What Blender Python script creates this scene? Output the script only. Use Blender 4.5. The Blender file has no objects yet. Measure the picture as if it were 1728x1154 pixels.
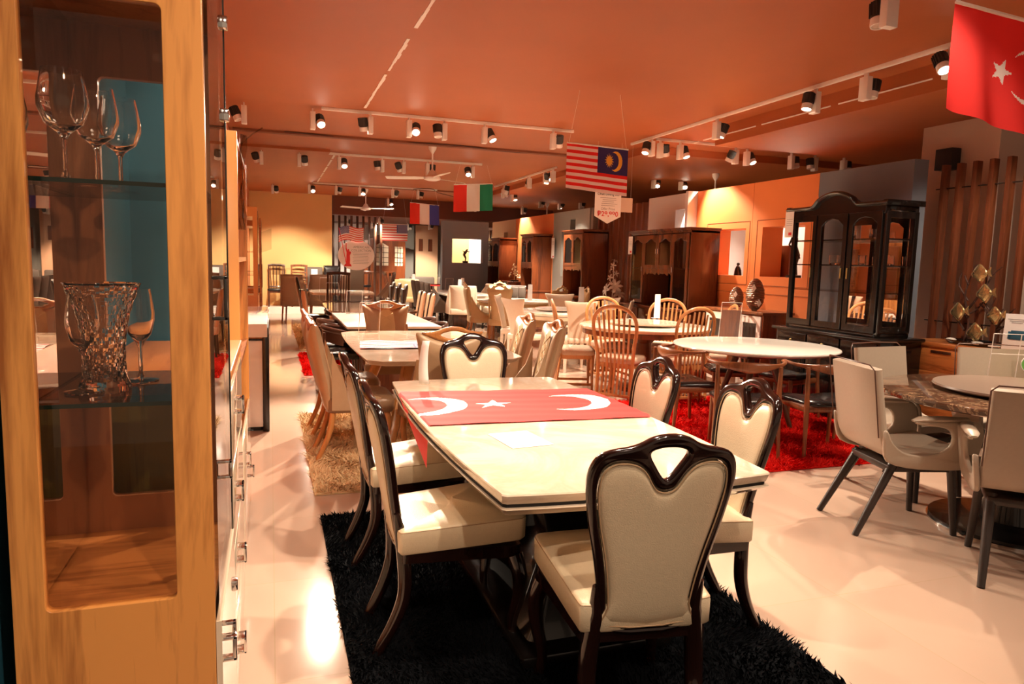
import bpy, bmesh, math, random
from mathutils import Vector, Matrix, Euler
PI=math.pi
SC=bpy.context.scene; COL=SC.collection
rnd=random.Random(7)
# ---------------- camera
cam=bpy.data.cameras.new('camera'); co=bpy.data.objects.new('camera',cam); COL.objects.link(co); SC.camera=co
def cam_matrix(yaw,pitch,roll):
    cy,sy,cp,sp,cr,sr=math.cos(yaw),math.sin(yaw),math.cos(pitch),math.sin(pitch),math.cos(roll),math.sin(roll)
    f=Vector((sy*cp,cy*cp,-sp)); r=Vector((cy,-sy,0)); d=f.cross(r)
    R=cr*r+sr*d; D=-sr*r+cr*d
    return Matrix((R,-D,-f)).transposed().to_4x4()
co.matrix_world=Matrix.Translation((0,0,1.45))@cam_matrix(math.radians(18.9),math.radians(6.4),math.radians(-1.5))
cam.sensor_width=36; cam.lens=1195/1728*36; cam.clip_start=.02; cam.clip_end=200
# ---------------- light level
vs=SC.view_settings; vs.view_transform='Standard'; vs.look='None'; vs.gamma=1; vs.use_curve_mapping=False; vs.exposure=0.38
w=bpy.data.worlds.new('world'); SC.world=w; w.use_nodes=True
bg=w.node_tree.nodes['Background']; bg.inputs[0].default_value=(1,.70,.48,1); bg.inputs[1].default_value=.30
LAMP_W=260; LAMP_COL=(1,.81,.61)
# ---------------- materials
MATS={}
def newmat(name):
    m=bpy.data.materials.new(name); m.use_nodes=True; MATS[name]=m
    return m,m.node_tree,m.node_tree.nodes['Principled BSDF']
def N(nt,t,**k):
    n=nt.nodes.new(t)
    for a,b in k.items():
        if a in n.inputs: n.inputs[a].default_value=b
        else: setattr(n,a,b)
    return n
def setp(b,col,rough=.5,metal=0,coat=0,trans=0,ior=1.45,alpha=1,sheen=0):
    b.inputs['Base Color'].default_value=(*col,1); b.inputs['Roughness'].default_value=rough; b.inputs['Metallic'].default_value=metal
    b.inputs['Coat Weight'].default_value=coat; b.inputs['Coat Roughness'].default_value=.05
    b.inputs['Transmission Weight'].default_value=trans; b.inputs['IOR'].default_value=ior; b.inputs['Alpha'].default_value=alpha
    b.inputs['Sheen Weight'].default_value=sheen
def plain(name,col,rough=.5,metal=0,coat=0,var=.12,scale=30,bump=0,bscale=200,**k):
    m,nt,b=newmat(name); setp(b,col,rough,metal,coat,**k)
    tc=N(nt,'ShaderNodeTexCoord'); no=N(nt,'ShaderNodeTexNoise',Scale=scale); nt.links.new(tc.outputs['Object'],no.inputs['Vector'])
    mx=N(nt,'ShaderNodeMix',data_type='RGBA'); nt.links.new(no.outputs['Fac'],mx.inputs[0])
    mx.inputs[6].default_value=(*[c*(1-var) for c in col],1); mx.inputs[7].default_value=(*[min(1,c*(1+var)) for c in col],1)
    nt.links.new(mx.outputs[2],b.inputs['Base Color'])
    if bump:
        n2=N(nt,'ShaderNodeTexNoise',Scale=bscale); nt.links.new(tc.outputs['Object'],n2.inputs['Vector'])
        bp=N(nt,'ShaderNodeBump',Strength=bump,Distance=.004); nt.links.new(n2.outputs['Fac'],bp.inputs['Height']); nt.links.new(bp.outputs[0],b.inputs['Normal'])
    return m
def wood(name,c1,c2,rough=.35,coat=.2,axis=2,scale=9,dist=6):
    m,nt,b=newmat(name); setp(b,c1,rough,0,coat)
    tc=N(nt,'ShaderNodeTexCoord'); mp=N(nt,'ShaderNodeMapping'); s=[1,1,1]; s[axis]=.09; mp.inputs['Scale'].default_value=s
    nt.links.new(tc.outputs['Object'],mp.inputs[0])
    no=N(nt,'ShaderNodeTexNoise',Scale=scale,Detail=8.0,Roughness=.62,Distortion=dist*.25); nt.links.new(mp.outputs[0],no.inputs['Vector'])
    n2=N(nt,'ShaderNodeTexNoise',Scale=scale*14,Detail=3.0); nt.links.new(mp.outputs[0],n2.inputs['Vector'])
    ad=N(nt,'ShaderNodeMath',operation='MULTIPLY_ADD'); nt.links.new(n2.outputs['Fac'],ad.inputs[0]); ad.inputs[1].default_value=.25; nt.links.new(no.outputs['Fac'],ad.inputs[2])
    cr=N(nt,'ShaderNodeValToRGB'); e=cr.color_ramp.elements; e[0].position=.47; e[0].color=(*c2,1); e[1].position=.64; e[1].color=(*c1,1)
    nt.links.new(ad.outputs[0],cr.inputs[0]); nt.links.new(cr.outputs[0],b.inputs['Base Color'])
    return m
def marble(name,base,vein,scale=2.2,rough=.08,dens=.5,coat=.3,w=.06):
    m,nt,b=newmat(name); setp(b,base,rough,0,coat)
    tc=N(nt,'ShaderNodeTexCoord'); no=N(nt,'ShaderNodeTexNoise',Scale=scale,Detail=9.0,Roughness=.65,Distortion=1.6); nt.links.new(tc.outputs['Object'],no.inputs['Vector'])
    cr=N(nt,'ShaderNodeValToRGB'); e=cr.color_ramp.elements; e[0].position=dens-w; e[0].color=(*base,1); e[1].position=dens+w; e[1].color=(*base,1)
    x=e.new(dens); x.color=(*vein,1)
    nt.links.new(no.outputs['Fac'],cr.inputs[0]); nt.links.new(cr.outputs[0],b.inputs['Base Color'])
    return m
def emis(name,col,st):
    m,nt,b=newmat(name); setp(b,col,.4); b.inputs['Emission Color'].default_value=(*col,1); b.inputs['Emission Strength'].default_value=st; return m
def glass(name,col=(1,1,1),rough=0,ior=1.45,mixt=.9):
    # thin pane: mostly clear with fresnel reflection
    m,nt,b=newmat(name); nt.nodes.remove(b); out=nt.nodes['Material Output']
    t=N(nt,'ShaderNodeBsdfTransparent'); t.inputs[0].default_value=(*col,1); g=N(nt,'ShaderNodeBsdfGlossy',Roughness=rough); f0=N(nt,'ShaderNodeFresnel',IOR=ior); ge=N(nt,'ShaderNodeNewGeometry'); f=N(nt,'ShaderNodeMath',operation='MULTIPLY'); iv=N(nt,'ShaderNodeMath',operation='SUBTRACT'); iv.inputs[0].default_value=1; nt.links.new(ge.outputs['Backfacing'],iv.inputs[1]); nt.links.new(f0.outputs[0],f.inputs[0]); nt.links.new(iv.outputs[0],f.inputs[1])
    mx=N(nt,'ShaderNodeMixShader'); nt.links.new(f.outputs[0],mx.inputs[0]); nt.links.new(t.outputs[0],mx.inputs[1]); nt.links.new(g.outputs[0],mx.inputs[2]); nt.links.new(mx.outputs[0],out.inputs[0]); return m
def painted(name,rough=.75,sheen=0):
    m,nt,b=newmat(name); setp(b,(1,1,1),rough,sheen=sheen); a=N(nt,'ShaderNodeAttribute',attribute_name='Col'); nt.links.new(a.outputs['Color'],b.inputs['Base Color']); return m
def floormat():
    m,nt,b=newmat('floor_tile'); setp(b,(.8,.66,.52),.09,0,0)
    tc=N(nt,'ShaderNodeTexCoord'); br=N(nt,'ShaderNodeTexBrick',offset=0.0); br.inputs['Scale'].default_value=1; br.inputs['Brick Width'].default_value=.8; br.inputs['Row Height'].default_value=.8
    br.inputs['Mortar Size'].default_value=.0022; br.inputs['Color1'].default_value=(.56,.395,.30,1); br.inputs['Color2'].default_value=(.535,.372,.284,1); br.inputs['Mortar'].default_value=(.5,.36,.25,1)
    nt.links.new(tc.outputs['Object'],br.inputs['Vector'])
    no=N(nt,'ShaderNodeTexNoise',Scale=1.5,Detail=6.0); nt.links.new(tc.outputs['Object'],no.inputs['Vector'])
    mx=N(nt,'ShaderNodeMix',data_type='RGBA',blend_type='MULTIPLY'); mx.inputs[0].default_value=.25; nt.links.new(br.outputs['Color'],mx.inputs[6]); nt.links.new(no.outputs['Color'],mx.inputs[7])
    nt.links.new(br.outputs['Color'],b.inputs['Base Color']); b.inputs['Specular IOR Level'].default_value=.65
    mr=N(nt,'ShaderNodeMapRange'); mr.inputs['To Min'].default_value=.05; mr.inputs['To Max'].default_value=.13; nt.links.new(no.outputs['Fac'],mr.inputs[0]); nt.links.new(mr.outputs[0],b.inputs['Roughness'])
    return m
floormat()
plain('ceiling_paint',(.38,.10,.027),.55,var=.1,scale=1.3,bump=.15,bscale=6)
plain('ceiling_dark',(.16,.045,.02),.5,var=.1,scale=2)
plain('wall_orange',(.78,.24,.07),.6,var=.05,scale=2)
plain('wall_yellow',(.80,.50,.20),.6,var=.04,scale=2)
plain('wall_terracotta',(.62,.22,.08),.6,var=.05,scale=2)
plain('wall_blue_grey',(.175,.20,.245),.6,var=.05,scale=3)
plain('wall_grey',(.25,.24,.22),.6,var=.05,scale=3)
plain('wall_white',(.74,.70,.70),.6,var=.03,scale=3)
plain('wall_pale',(.72,.60,.45),.6,var=.03,scale=3)
plain('wall_peach',(.72,.42,.26),.6,var=.03,scale=3)
plain('pillar_beige',(.72,.56,.45),.6,var=.03,scale=3)
plain('navy_wall',(.012,.018,.035),.6,var=.1,scale=3)
plain('teal_blue',(.035,.16,.24),.4,var=.05,scale=3)
plain('groove',(.22,.07,.03),.7)
plain('white_paint',(.82,.76,.70),.4,var=.03)
plain('lamp_white',(.85,.80,.75),.35,var=.03)
plain('lamp_dark',(.06,.06,.06),.4,.4,var=.1)
plain('cable_dark',(.08,.03,.02),.6)
emis('lens_lit',(1,.86,.66),28)
emis('lens_lit_low',(1,.75,.5),1.2)
plain('lens_off',(.6,.5,.42),.25)
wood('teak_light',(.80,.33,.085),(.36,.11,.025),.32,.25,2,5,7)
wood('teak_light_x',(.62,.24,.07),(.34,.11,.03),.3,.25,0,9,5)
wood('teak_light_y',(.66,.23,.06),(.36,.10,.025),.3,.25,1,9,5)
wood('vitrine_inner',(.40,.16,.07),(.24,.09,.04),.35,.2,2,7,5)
wood('olive_wood',(.20,.15,.03),(.09,.06,.015),.35,.2,2,7,5)
wood('beech',(.52,.22,.075),(.36,.14,.045),.35,.25,2,12,3)
wood('walnut',(.26,.085,.03),(.13,.04,.015),.3,.4,2,12,3)
wood('walnut_dark',(.10,.035,.018),(.05,.018,.01),.28,.4,2,12,3)
wood('cherry_dark',(.13,.036,.014),(.06,.017,.008),.25,.5,2,5,3)
wood('mahogany',(.19,.05,.016),(.09,.023,.009),.3,.4,2,6,3)
wood('slat_brown',(.19,.052,.020),(.10,.028,.011),.4,.2,2,8,3)
wood('oak_honey',(.50,.20,.06),(.34,.12,.035),.3,.3,2,14,3)
plain('espresso_lacquer',(.012,.004,.003),.14,0,.5,var=.3,scale=8)
plain('matte_black',(.006,.005,.005),.7,var=.2)
plain('black_lacquer',(.006,.0045,.004),.25,0,.35,var=.2,scale=8)
plain('charcoal_wood',(.035,.024,.02),.4,0,.2,var=.2)
plain('leather_pearl',(.68,.54,.37),.33,.12,.15,var=.05,scale=60,bump=.25,bscale=260)
plain('leather_tan',(.44,.28,.16),.35,.1,.1,var=.1,scale=12,bump=.25,bscale=200)
plain('leather_tan_dark',(.22,.12,.065),.33,.1,.15,var=.12,scale=12,bump=.25,bscale=200)
plain('leather_gold',(.60,.42,.22),.38,.1,.1,var=.08,scale=12,bump=.2,bscale=200)
plain('leather_taupe',(.44,.35,.27),.38,0,.08,var=.04,scale=60,bump=.15,bscale=300)
plain('leather_brown',(.10,.045,.03),.3,0,.2,var=.1)
plain('leather_black',(.012,.010,.010),.25,0,.3,var=.1)
plain('leather_grey',(.12,.095,.08),.45,0,.05,var=.08)
plain('leather_cream',(.78,.66,.52),.45,0,.05,var=.04)
plain('leather_salmon',(.70,.38,.22),.4,0,.1,var=.05)
plain('fabric_seat',(.50,.34,.24),.8,var=.15,scale=90)
plain('fabric_beige',(.42,.32,.23),.8,var=.1,scale=60)
plain('cream_lacquer',(.78,.66,.54),.2,0,.5,var=.03)
plain('cream_gloss_door',(.80,.64,.48),.08,0,.7,var=.02)
plain('white_gloss',(.86,.82,.78),.12,0,.5,var=.02)
plain('paper',(.82,.80,.78),.6,var=.02)
plain('print_grey',(.35,.33,.33),.7); plain('print_red',(.65,.03,.03),.6); plain('print_dark',(.06,.05,.06),.6)
plain('print_green',(.16,.50,.10),.5); plain('print_blue',(.02,.10,.17),.5)
plain('sign_pink',(.86,.78,.76),.5,var=.02)
plain('chrome',(.80,.78,.76),.08,1,var=.02)
plain('chrome_dark',(.10,.09,.08),.15,.8,var=.1)
plain('brass',(.55,.40,.15),.3,.9)
plain('mirror',(.78,.78,.78),.01,1,var=.01)
plain('silver_leaf',(.62,.52,.44),.4,.5,var=.1)
plain('pearl_petal',(.82,.66,.40),.4,.2,var=.1)
m=plain('bronze_ribbed',(.34,.19,.13),.25,.6,0,var=.3,scale=6)
nt=m.node_tree; tc=N(nt,'ShaderNodeTexCoord'); wv=N(nt,'ShaderNodeTexWave',Scale=14.0,Distortion=3.5,bands_direction='Z'); nt.links.new(tc.outputs['Object'],wv.inputs[0]); bp=N(nt,'ShaderNodeBump',Strength=1.0,Distance=.012); nt.links.new(wv.outputs['Fac'],bp.inputs['Height']); nt.links.new(bp.outputs[0],nt.nodes['Principled BSDF'].inputs['Normal'])
plain('branch_metal',(.09,.045,.035),.5,.4,var=.2)
plain('statue_dark',(.02,.012,.01),.3,.3)
plain('speaker_black',(.01,.01,.01),.5)
plain('shag_black',(.004,.0045,.006),.9,var=.5,scale=200)
plain('shag_beige',(.66,.44,.24),.9,var=.25,scale=60)
plain('shag_red',(.70,.012,.008),.8,var=.3,scale=40)
plain('shell_white',(.85,.80,.74),.5)
marble('marble_cream',(.70,.575,.46),(.60,.46,.34),1.6,.07,.5,.3,.12)
marble('marble_white',(.86,.80,.72),(.78,.70,.60),2.0,.12,.5,.2,.08)
for _n in ('shag_black','shag_beige','shag_red'): MATS[_n].node_tree.nodes['Principled BSDF'].inputs['Specular IOR Level'].default_value=.08
marble('marble_brown',(.10,.05,.03),(.34,.21,.12),5.0,.06,.5,.4,.03)
plain('table_white',(.88,.82,.74),.15,0,.3,var=.02)
plain('susan_top',(.24,.17,.13),.3,0,.1,var=.1)
glass('glass_clear'); glass('glass_tinted',(.74,.72,.69),ior=1.5); glass('glass_smoke',(.86,.80,.75),ior=1.5); glass('acrylic',(.97,.95,.93),ior=1.35)
plain('glass_edge',(.01,.03,.025),.05,0,.6)
m,nt,b=newmat('crystal'); setp(b,(1,1,1),0,0,0,trans=1,ior=1.5)
# fine gold mottled metal of the fish
m=marble('fish_gold',(.70,.54,.26),(.05,.04,.02),60,.25,.5,0,.05); m.node_tree.nodes['Principled BSDF'].inputs['Metallic'].default_value=.8
painted('flag_cloth',.75,.1); painted('sign_print',.5)

# ---------------- mesh builder
def T(x=0,y=0,z=0): return Matrix.Translation((x,y,z))
def RX(a): return Matrix.Rotation(a,4,'X')
def RY(a): return Matrix.Rotation(a,4,'Y')
def RZ(a): return Matrix.Rotation(a,4,'Z')
class G:
    def __init__(s): s.bm=bmesh.new()
    def box(s,c,sz,bev=0,M=None,seg=2):
        mt=(M or Matrix())@T(*c)@Matrix.Diagonal((sz[0],sz[1],sz[2],1))
        r=bmesh.ops.create_cube(s.bm,size=1,matrix=mt)
        if bev>0:
            es=set()
            for v in r['verts']: es.update(v.link_edges)
            bmesh.ops.bevel(s.bm,geom=list(es),offset=bev,segments=seg,affect='EDGES',profile=.5)
        return s
    def b(s,x0,x1,y0,y1,z0,z1,bev=0,M=None):
        return s.box(((x0+x1)/2,(y0+y1)/2,(z0+z1)/2),(abs(x1-x0),abs(y1-y0),abs(z1-z0)),bev,M)
    def loft(s,loops,cap=True,closed=False,wrap=True,fn=None):
        L=[]
        for lp in loops: L.append([s.bm.verts.new(fn(Vector(p)) if fn else p) for p in lp])
        n=len(L[0]); k=len(L)
        for i in range(k if closed else k-1):
            a,b_=L[i],L[(i+1)%k]
            for j in range(n if wrap else n-1):
                q=(a[j],a[(j+1)%n],b_[(j+1)%n],b_[j])
                if len(set(q))>=3:
                    try: s.bm.faces.new(q)
                    except ValueError: pass
        if cap and not closed:
            for lp in (L[0],L[-1]):
                if len(lp)>2:
                    try: s.bm.faces.new(lp)
                    except ValueError: pass
        return s
    def tube(s,pts,r,seg=10,closed=False,fl=1.0,up=None,cap=True):
        P=[Vector(p) for p in pts]; n=len(P); loops=[]
        u=None
        for i in range(n):
            if closed: t=P[(i+1)%n]-P[i-1]
            else: t=P[min(i+1,n-1)]-P[max(i-1,0)]
            if t.length<1e-9: t=Vector((0,0,1))
            t.normalize()
            if up is not None: u=Vector(up)
            elif u is None: u=Vector((0,0,1)) if abs(t.z)<.9 else Vector((0,1,0))
            u=(u-t*u.dot(t))
            if u.length<1e-6: u=Vector((1,0,0))-t*t.x
            u.normalize(); v=t.cross(u)
            rr=r[i] if isinstance(r,(list,tuple)) else r
            if isinstance(rr,(list,tuple)): ra,rb=rr
            else: ra,rb=rr*fl,rr
            loops.append([P[i]+u*ra*math.cos(2*PI*k/seg)+v*rb*math.sin(2*PI*k/seg) for k in range(seg)])
        return s.loft(loops,cap,closed)
    def cyl(s,c,r,h,seg=20,r2=None,M=None):
        mt=(M or Matrix())@T(*c)
        bmesh.ops.create_cone(s.bm,cap_ends=True,segments=seg,radius1=r,radius2=r if r2 is None else r2,depth=h,matrix=mt); return s
    def sph(s,c,r,seg=12,sc=(1,1,1),M=None):
        bmesh.ops.create_uvsphere(s.bm,u_segments=seg,v_segments=max(6,seg*2//3),radius=r,matrix=(M or Matrix())@T(*c)@Matrix.Diagonal((*sc,1))); return s
    def lathe(s,prof,c=(0,0,0),seg=24,M=None,fn=None):
        loops=[]
        for (r,z) in prof:
            r=max(r,1e-4)
            lp=[Vector((c[0]+r*math.cos(2*PI*k/seg),c[1]+r*math.sin(2*PI*k/seg),c[2]+z)) for k in range(seg)]
            if M: lp=[M@p for p in lp]
            if fn: lp=[fn(p,k) for k,p in enumerate(lp)]
            loops.append(lp)
        return s.loft(loops,cap=True)
    def shape(s,outs,depth,bev=0,M=None,fn=None,smooth_curve=False,res=1):
        # flat 2D outline(s) in local XY, thickness along Z, centred
        cu=bpy.data.curves.new('tmp','CURVE'); cu.dimensions='2D'; cu.fill_mode='BOTH'; cu.extrude=max(depth/2-bev,0); cu.bevel_depth=bev; cu.bevel_resolution=2; cu.offset=-bev
        for o in outs:
            if smooth_curve: o=smooth2(o,4)
            sp=cu.splines.new('POLY'); sp.points.add(len(o)-1); sp.use_cyclic_u=True
            for i,p in enumerate(o): sp.points[i].co=(p[0],p[1],0,1)
        s._cu(cu,M,fn); return s
    def text(s,body,size,depth,M,align='CENTER',bold=0):
        cu=bpy.data.curves.new('tmp','FONT'); cu.body=body; cu.size=size; cu.extrude=depth; cu.align_x=align; cu.align_y='CENTER'; cu.offset=bold
        s._cu(cu,M,None); return s
    def _cu(s,cu,M,fn):
        ob=bpy.data.objects.new('tmp',cu); COL.objects.link(ob)
        dg=bpy.context.evaluated_depsgraph_get(); me=bpy.data.meshes.new_from_object(ob.evaluated_get(dg)); bpy.data.objects.remove(ob); bpy.data.curves.remove(cu)
        if M: me.transform(M)
        if fn:
            for v in me.vertices: v.co=fn(v.co.copy())
        s.bm.from_mesh(me); bpy.data.meshes.remove(me)
    def puff(s,outline,cen,th,edge=.35,rings=5,M=None,fn=None,back=True,pw=4):
        # pillow with the given 2D outline; front bulges +Z by th, back by th*.4
        o=[Vector((p[0],p[1],0)) for p in outline]; c=Vector((cen[0],cen[1],0))
        loops=[]
        seq=[(-1,k) for k in range(0,rings)]+[(1,k) for k in range(rings-1,-1,-1)] if back else [(1,k) for k in range(rings-1,-1,-1)]
        for sd,k in seq:
            f=k/(rings-1)             # 0 centre .. 1 edge
            f=math.sin(f*PI/2)
            h=th*math.sqrt(max(0,1-f**pw)) if sd>0 else -th*edge*math.sqrt(max(0,1-f**(pw+2)))
            ff=max(f,.02)
            lp=[c+(p-c)*ff+Vector((0,0,h)) for p in o]
            if M: lp=[M@p for p in lp]
            if fn: lp=[fn(p) for p in lp]
            loops.append(lp)
        return s.loft(loops,cap=True)
    def xf(s,M): bmesh.ops.transform(s.bm,matrix=M,verts=s.bm.verts[:]); return s
    def obj(s,name,mat,parent=None,sharp=38,fix=True):
        if fix: bmesh.ops.recalc_face_normals(s.bm,faces=s.bm.faces[:])
        me=bpy.data.meshes.new(name); s.bm.to_mesh(me); s.bm.free()
        me.shade_smooth()
        try: me.set_sharp_from_angle(angle=math.radians(sharp))
        except Exception: pass
        me.materials.append(MATS[mat]); o=bpy.data.objects.new(name,me); COL.objects.link(o)
        if parent: o.parent=parent
        return o
def smooth2(pts,n=4,closed=True):
    P=[Vector(p) for p in pts]; k=len(P); out=[]
    for i in range(k if closed else k-1):
        p0=P[(i-1)%k] if closed or i>0 else P[i]; p1=P[i]; p2=P[(i+1)%k]; p3=P[(i+2)%k] if closed or i+2<k else P[(i+1)%k]
        for j in range(n):
            t=j/n; out.append(.5*((2*p1)+(p2-p0)*t+(2*p0-5*p1+4*p2-p3)*t*t+(3*p1-p0-3*p2+p3)*t*t*t))
    if not closed: out.append(P[-1])
    return out
def rrect(w,h,r,n=5,cx=0,cy=0):
    o=[]
    for (sx,sy,a0) in ((1,1,0),(-1,1,PI/2),(-1,-1,PI),(1,-1,1.5*PI)):
        for k in range(n+1):
            a=a0+PI/2*k/n; o.append((cx+sx*(w/2-r)+r*math.cos(a),cy+sy*(h/2-r)+r*math.sin(a)))
    return o
def circ(r,n=24,cx=0,cy=0): return [(cx+r*math.cos(2*PI*k/n),cy+r*math.sin(2*PI*k/n)) for k in range(n)]
def mir(half): # half outline (x>=0) bottom to top -> closed
    return [(x,z) for x,z in half]+[(-x,z) for x,z in reversed(half) if x>1e-6]
def tagit(o,label=None,cat=None,group=None,kind=None):
    if label: o['label']=label
    if cat: o['category']=cat
    if group: o['group']=group
    if kind: o['kind']=kind
    return o
def thing(name,label,cat,loc=(0,0,0),rz=0,group=None):
    o=bpy.data.objects.new(name,None); COL.objects.link(o); o.empty_display_size=.1; o.location=loc; o.rotation_euler=(0,0,rz)
    return tagit(o,label,cat,group)
def place(o,loc,rz=0,label=None,group=None):
    o.location=loc; o.rotation_euler=(0,0,rz); return tagit(o,label,None,group)
def dup(o,loc=None,rz=None,label=None,group=None,parent=None):
    c=o.copy(); COL.objects.link(c)
    if parent: c.parent=parent
    for ch in list(o.children): dup(ch,parent=c)
    if loc is not None: c.location=loc
    if rz is not None: c.rotation_euler=(0,0,rz)
    return tagit(c,label,None,group)
def struct(name,g,mat,**k):
    o=g.obj(name,mat,**k); o['kind']='structure'; return o
def face(dx,dy): return math.atan2(-dx,dy)
def series(make,spots,group):
    """first spot takes the freshly made thing, the others copies of it"""
    o=make()
    for i,(x,y,rz,lab) in enumerate(spots):
        z=0
        if isinstance(x,tuple): x,z=x
        if i==0: place(o,(x,y,z),rz,lab,group)
        else: dup(o,(x,y,z),rz,lab,group)
    return o
# ================= SETTING
struct('floor',G().b(-2.2,12,-3,32,-.1,0),'floor_tile')
CZ=3.12
struct('ceiling',G().b(-2.2,12,-3,32,CZ,CZ+.1),'ceiling_paint')
struct('ceiling',G().b(5.05,9.5,-3,7.45,2.9,CZ),'ceiling_paint')             # dropped part above the right side
struct('ceiling',G().b(-.45,.74,-3,8.15,3.075,CZ),'ceiling_paint')           # shallow dropped panel on the left
struct('ceiling',G().b(-.45,.9,11.6,17.6,3.08,CZ),'ceiling_paint')
struct('ceiling',G().b(5.0,12,9.0,32,3.02,CZ),'ceiling_paint')
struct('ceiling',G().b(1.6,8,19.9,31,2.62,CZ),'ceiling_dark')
struct('trim_1',G().b(-.45,8.2,10.22,10.34,CZ-.03,CZ),'groove')
struct('trim_2',G().b(-.45,8.2,16.9,17.0,CZ-.03,CZ),'groove')
# plaster seams in the ceiling
g=G()
for i in range(26):
    if i in (5,6,14): continue
    y0=4.6+i*.14; g.b(1.005+rnd.uniform(-.004,.004),1.03+rnd.uniform(-.005,.008),y0,y0+.141,CZ-.004,CZ)
for i in range(32):
    if i%7==3: continue
    y0=12.2+i*.143; g.b(1.0,1.03,y0,y0+.144,CZ-.004,CZ)
struct('trim_3',g,'white_paint')
g=G()
for i in range(50):
    y0=2.9+i*.1
    if i%11!=4: g.b(5.045+rnd.uniform(-.002,.002),5.06,y0,y0+.101,2.996,3.008)
struct('trim_4',g,'white_paint')
# left wall and back wall
struct('wall_left',G().b(-.62,-.5,4.3,19.8,0,CZ),'wall_terracotta'); struct('wall_left',G().b(-.62,-.5,1.2,4.3,0,CZ),'teal_blue'); struct('wall_left',G().b(-.5,-.33,3.04,3.12,0,CZ),'teal_blue')
struct('wall_left',G().b(-2.2,-.62,1.0,1.12,0,CZ),'navy_wall')
struct('wall_left',G().b(-2.2,-2.1,-3,1.0,0,CZ),'navy_wall')
struct('wall_left',G().b(-.62,-.50,1.0,1.2,0,CZ),'navy_wall')
struct('wall_back',G().b(-.6,1.58,19.8,19.9,0,CZ),'wall_yellow')
g=G().b(-.5,3.2,18.95,19.8,0,.16); struct('trim_5',g,'white_paint')
# far room beyond the slat screen
struct('wall_back',G().b(-.5,12,31,31.1,0,CZ),'wall_peach')
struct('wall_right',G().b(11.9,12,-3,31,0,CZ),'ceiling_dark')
# partition panels of the right side (front face x=5.6)
TH=.17; ZT=2.49; XR=5.6
def seg(y0,y1,mat,holes=(),z1=ZT,x=XR,th=TH):
    # wall panel along Y with rectangular openings (y0,y1,z0,z1)
    o=[[(y0,0),(y1,0),(y1,z1),(y0,z1)]]+[[(a,c),(b_,c),(b_,d),(a,d)] for a,b_,c,d in holes]
    # shape plane: local X->world Y, local Y->world Z, local Z->world X
    M=Matrix(((0,0,1,x+th/2),(1,0,0,0),(0,1,0,0),(0,0,0,1)))
    return struct('wall_right',G().shape(o,th,0,M),mat)
seg(5.10,6.29,'wall_blue_grey')
seg(6.295,7.38,'wall_orange',[(6.46,7.18,1.36,1.95)],th=.3)
seg(7.385,8.60,'wall_orange',[(7.5,8.22,1.36,1.95)],th=.3)
seg(8.62,9.9,'wall_white',[(8.86,9.12,1.95,2.27)],x=XR-.02)
seg(12.1,13.87,'wall_grey',[(12.75,13.0,2.12,2.32),(13.15,13.42,1.2,2.1)])
seg(13.875,16.29,'wall_orange',[(15.35,15.65,1.75,1.98)])
seg(16.3,18.2,'wall_pale',[(16.9,17.2,1.9,2.2)])
struct('wall_right',G().b(5.45,5.6,8.6,8.66,0,ZT),'wall_white')
struct('wall_right',G().b(5.62,6.2,12.0,12.1,0,ZT),'wall_grey')
# grooves cut in the orange wall
g=G()
for y0,y1 in ((6.36,7.28),(7.42,8.32)):
    for (a,b_,c,d) in ((y0,y1,2.03,2.036),(y0,y1,1.25,1.256),(y0,y0+.006,1.25,2.03),(y1,y1+.006,1.25,2.03)): g.b(5.597,5.602,a,b_,c,d)
g.b(5.597,5.602,6.3,8.6,1.15,1.156)
struct('trim_6',g,'groove')
# things seen behind the openings
struct('wall_right',G().b(6.6,6.7,5.9,9.6,0,2.6),'wall_white')
struct('wall_right',G().b(5.93,5.97,7.08,7.75,0,1.74),'slat_brown')
struct('wall_right',G().b(5.93,5.97,8.62,8.9,0,1.74),'slat_brown')
# pillar right and grey partition with window at the back
struct('wall_right',G().b(6.25,7.2,4.8,5.62,0,2.9),'pillar_beige')
def part_wall():
    M=Matrix(((1,0,0,0),(0,0,-1,16.92),(0,1,0,0),(0,0,0,1)))
    g=G().shape([[(3.93,0),(5.08,0),(5.08,2.41),(3.93,2.41)],[(4.17,1.41),(4.95,1.41),(4.95,1.99),(4.17,1.99)]],.2,0,M)
    return g
struct('wall_back',part_wall(),'wall_blue_grey')
# far background walls, slots and panels behind
g=G().b(3.7,4.6,23.9,24,0,2.6); struct('wall_back',g,'wall_grey')
g=G().b(4.6,5.35,23.6,23.7,0,2.6); struct('wall_back',g,'wall_peach')
g=G().b(5.35,6.3,23.9,24,0,2.6); struct('wall_back',g,'wall_grey')
struct('wall_back',G().b(1.5,3.7,25,25.1,0,2.7),'wall_white')
struct('wall_back',G().b(4.75,5.35,19.6,19.7,0,2.42),'wall_yellow'); struct('wall_back',G().b(5.35,6.6,19.6,19.7,0,2.42),'wall_white')
g=G()
for x,z0,z1,y in ((3.92,1.5,2.0,23.88),(4.12,1.6,2.05,23.88),(4.7,1.75,2.15,23.58),(5.02,1.75,2.15,23.58),(5.6,1.5,2.1,23.88),(5.85,1.3,2.1,23.88)): g.b(x,x+.13,y-.01,y+.01,z0,z1)
struct('trim_7',g,'slat_brown')
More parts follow.
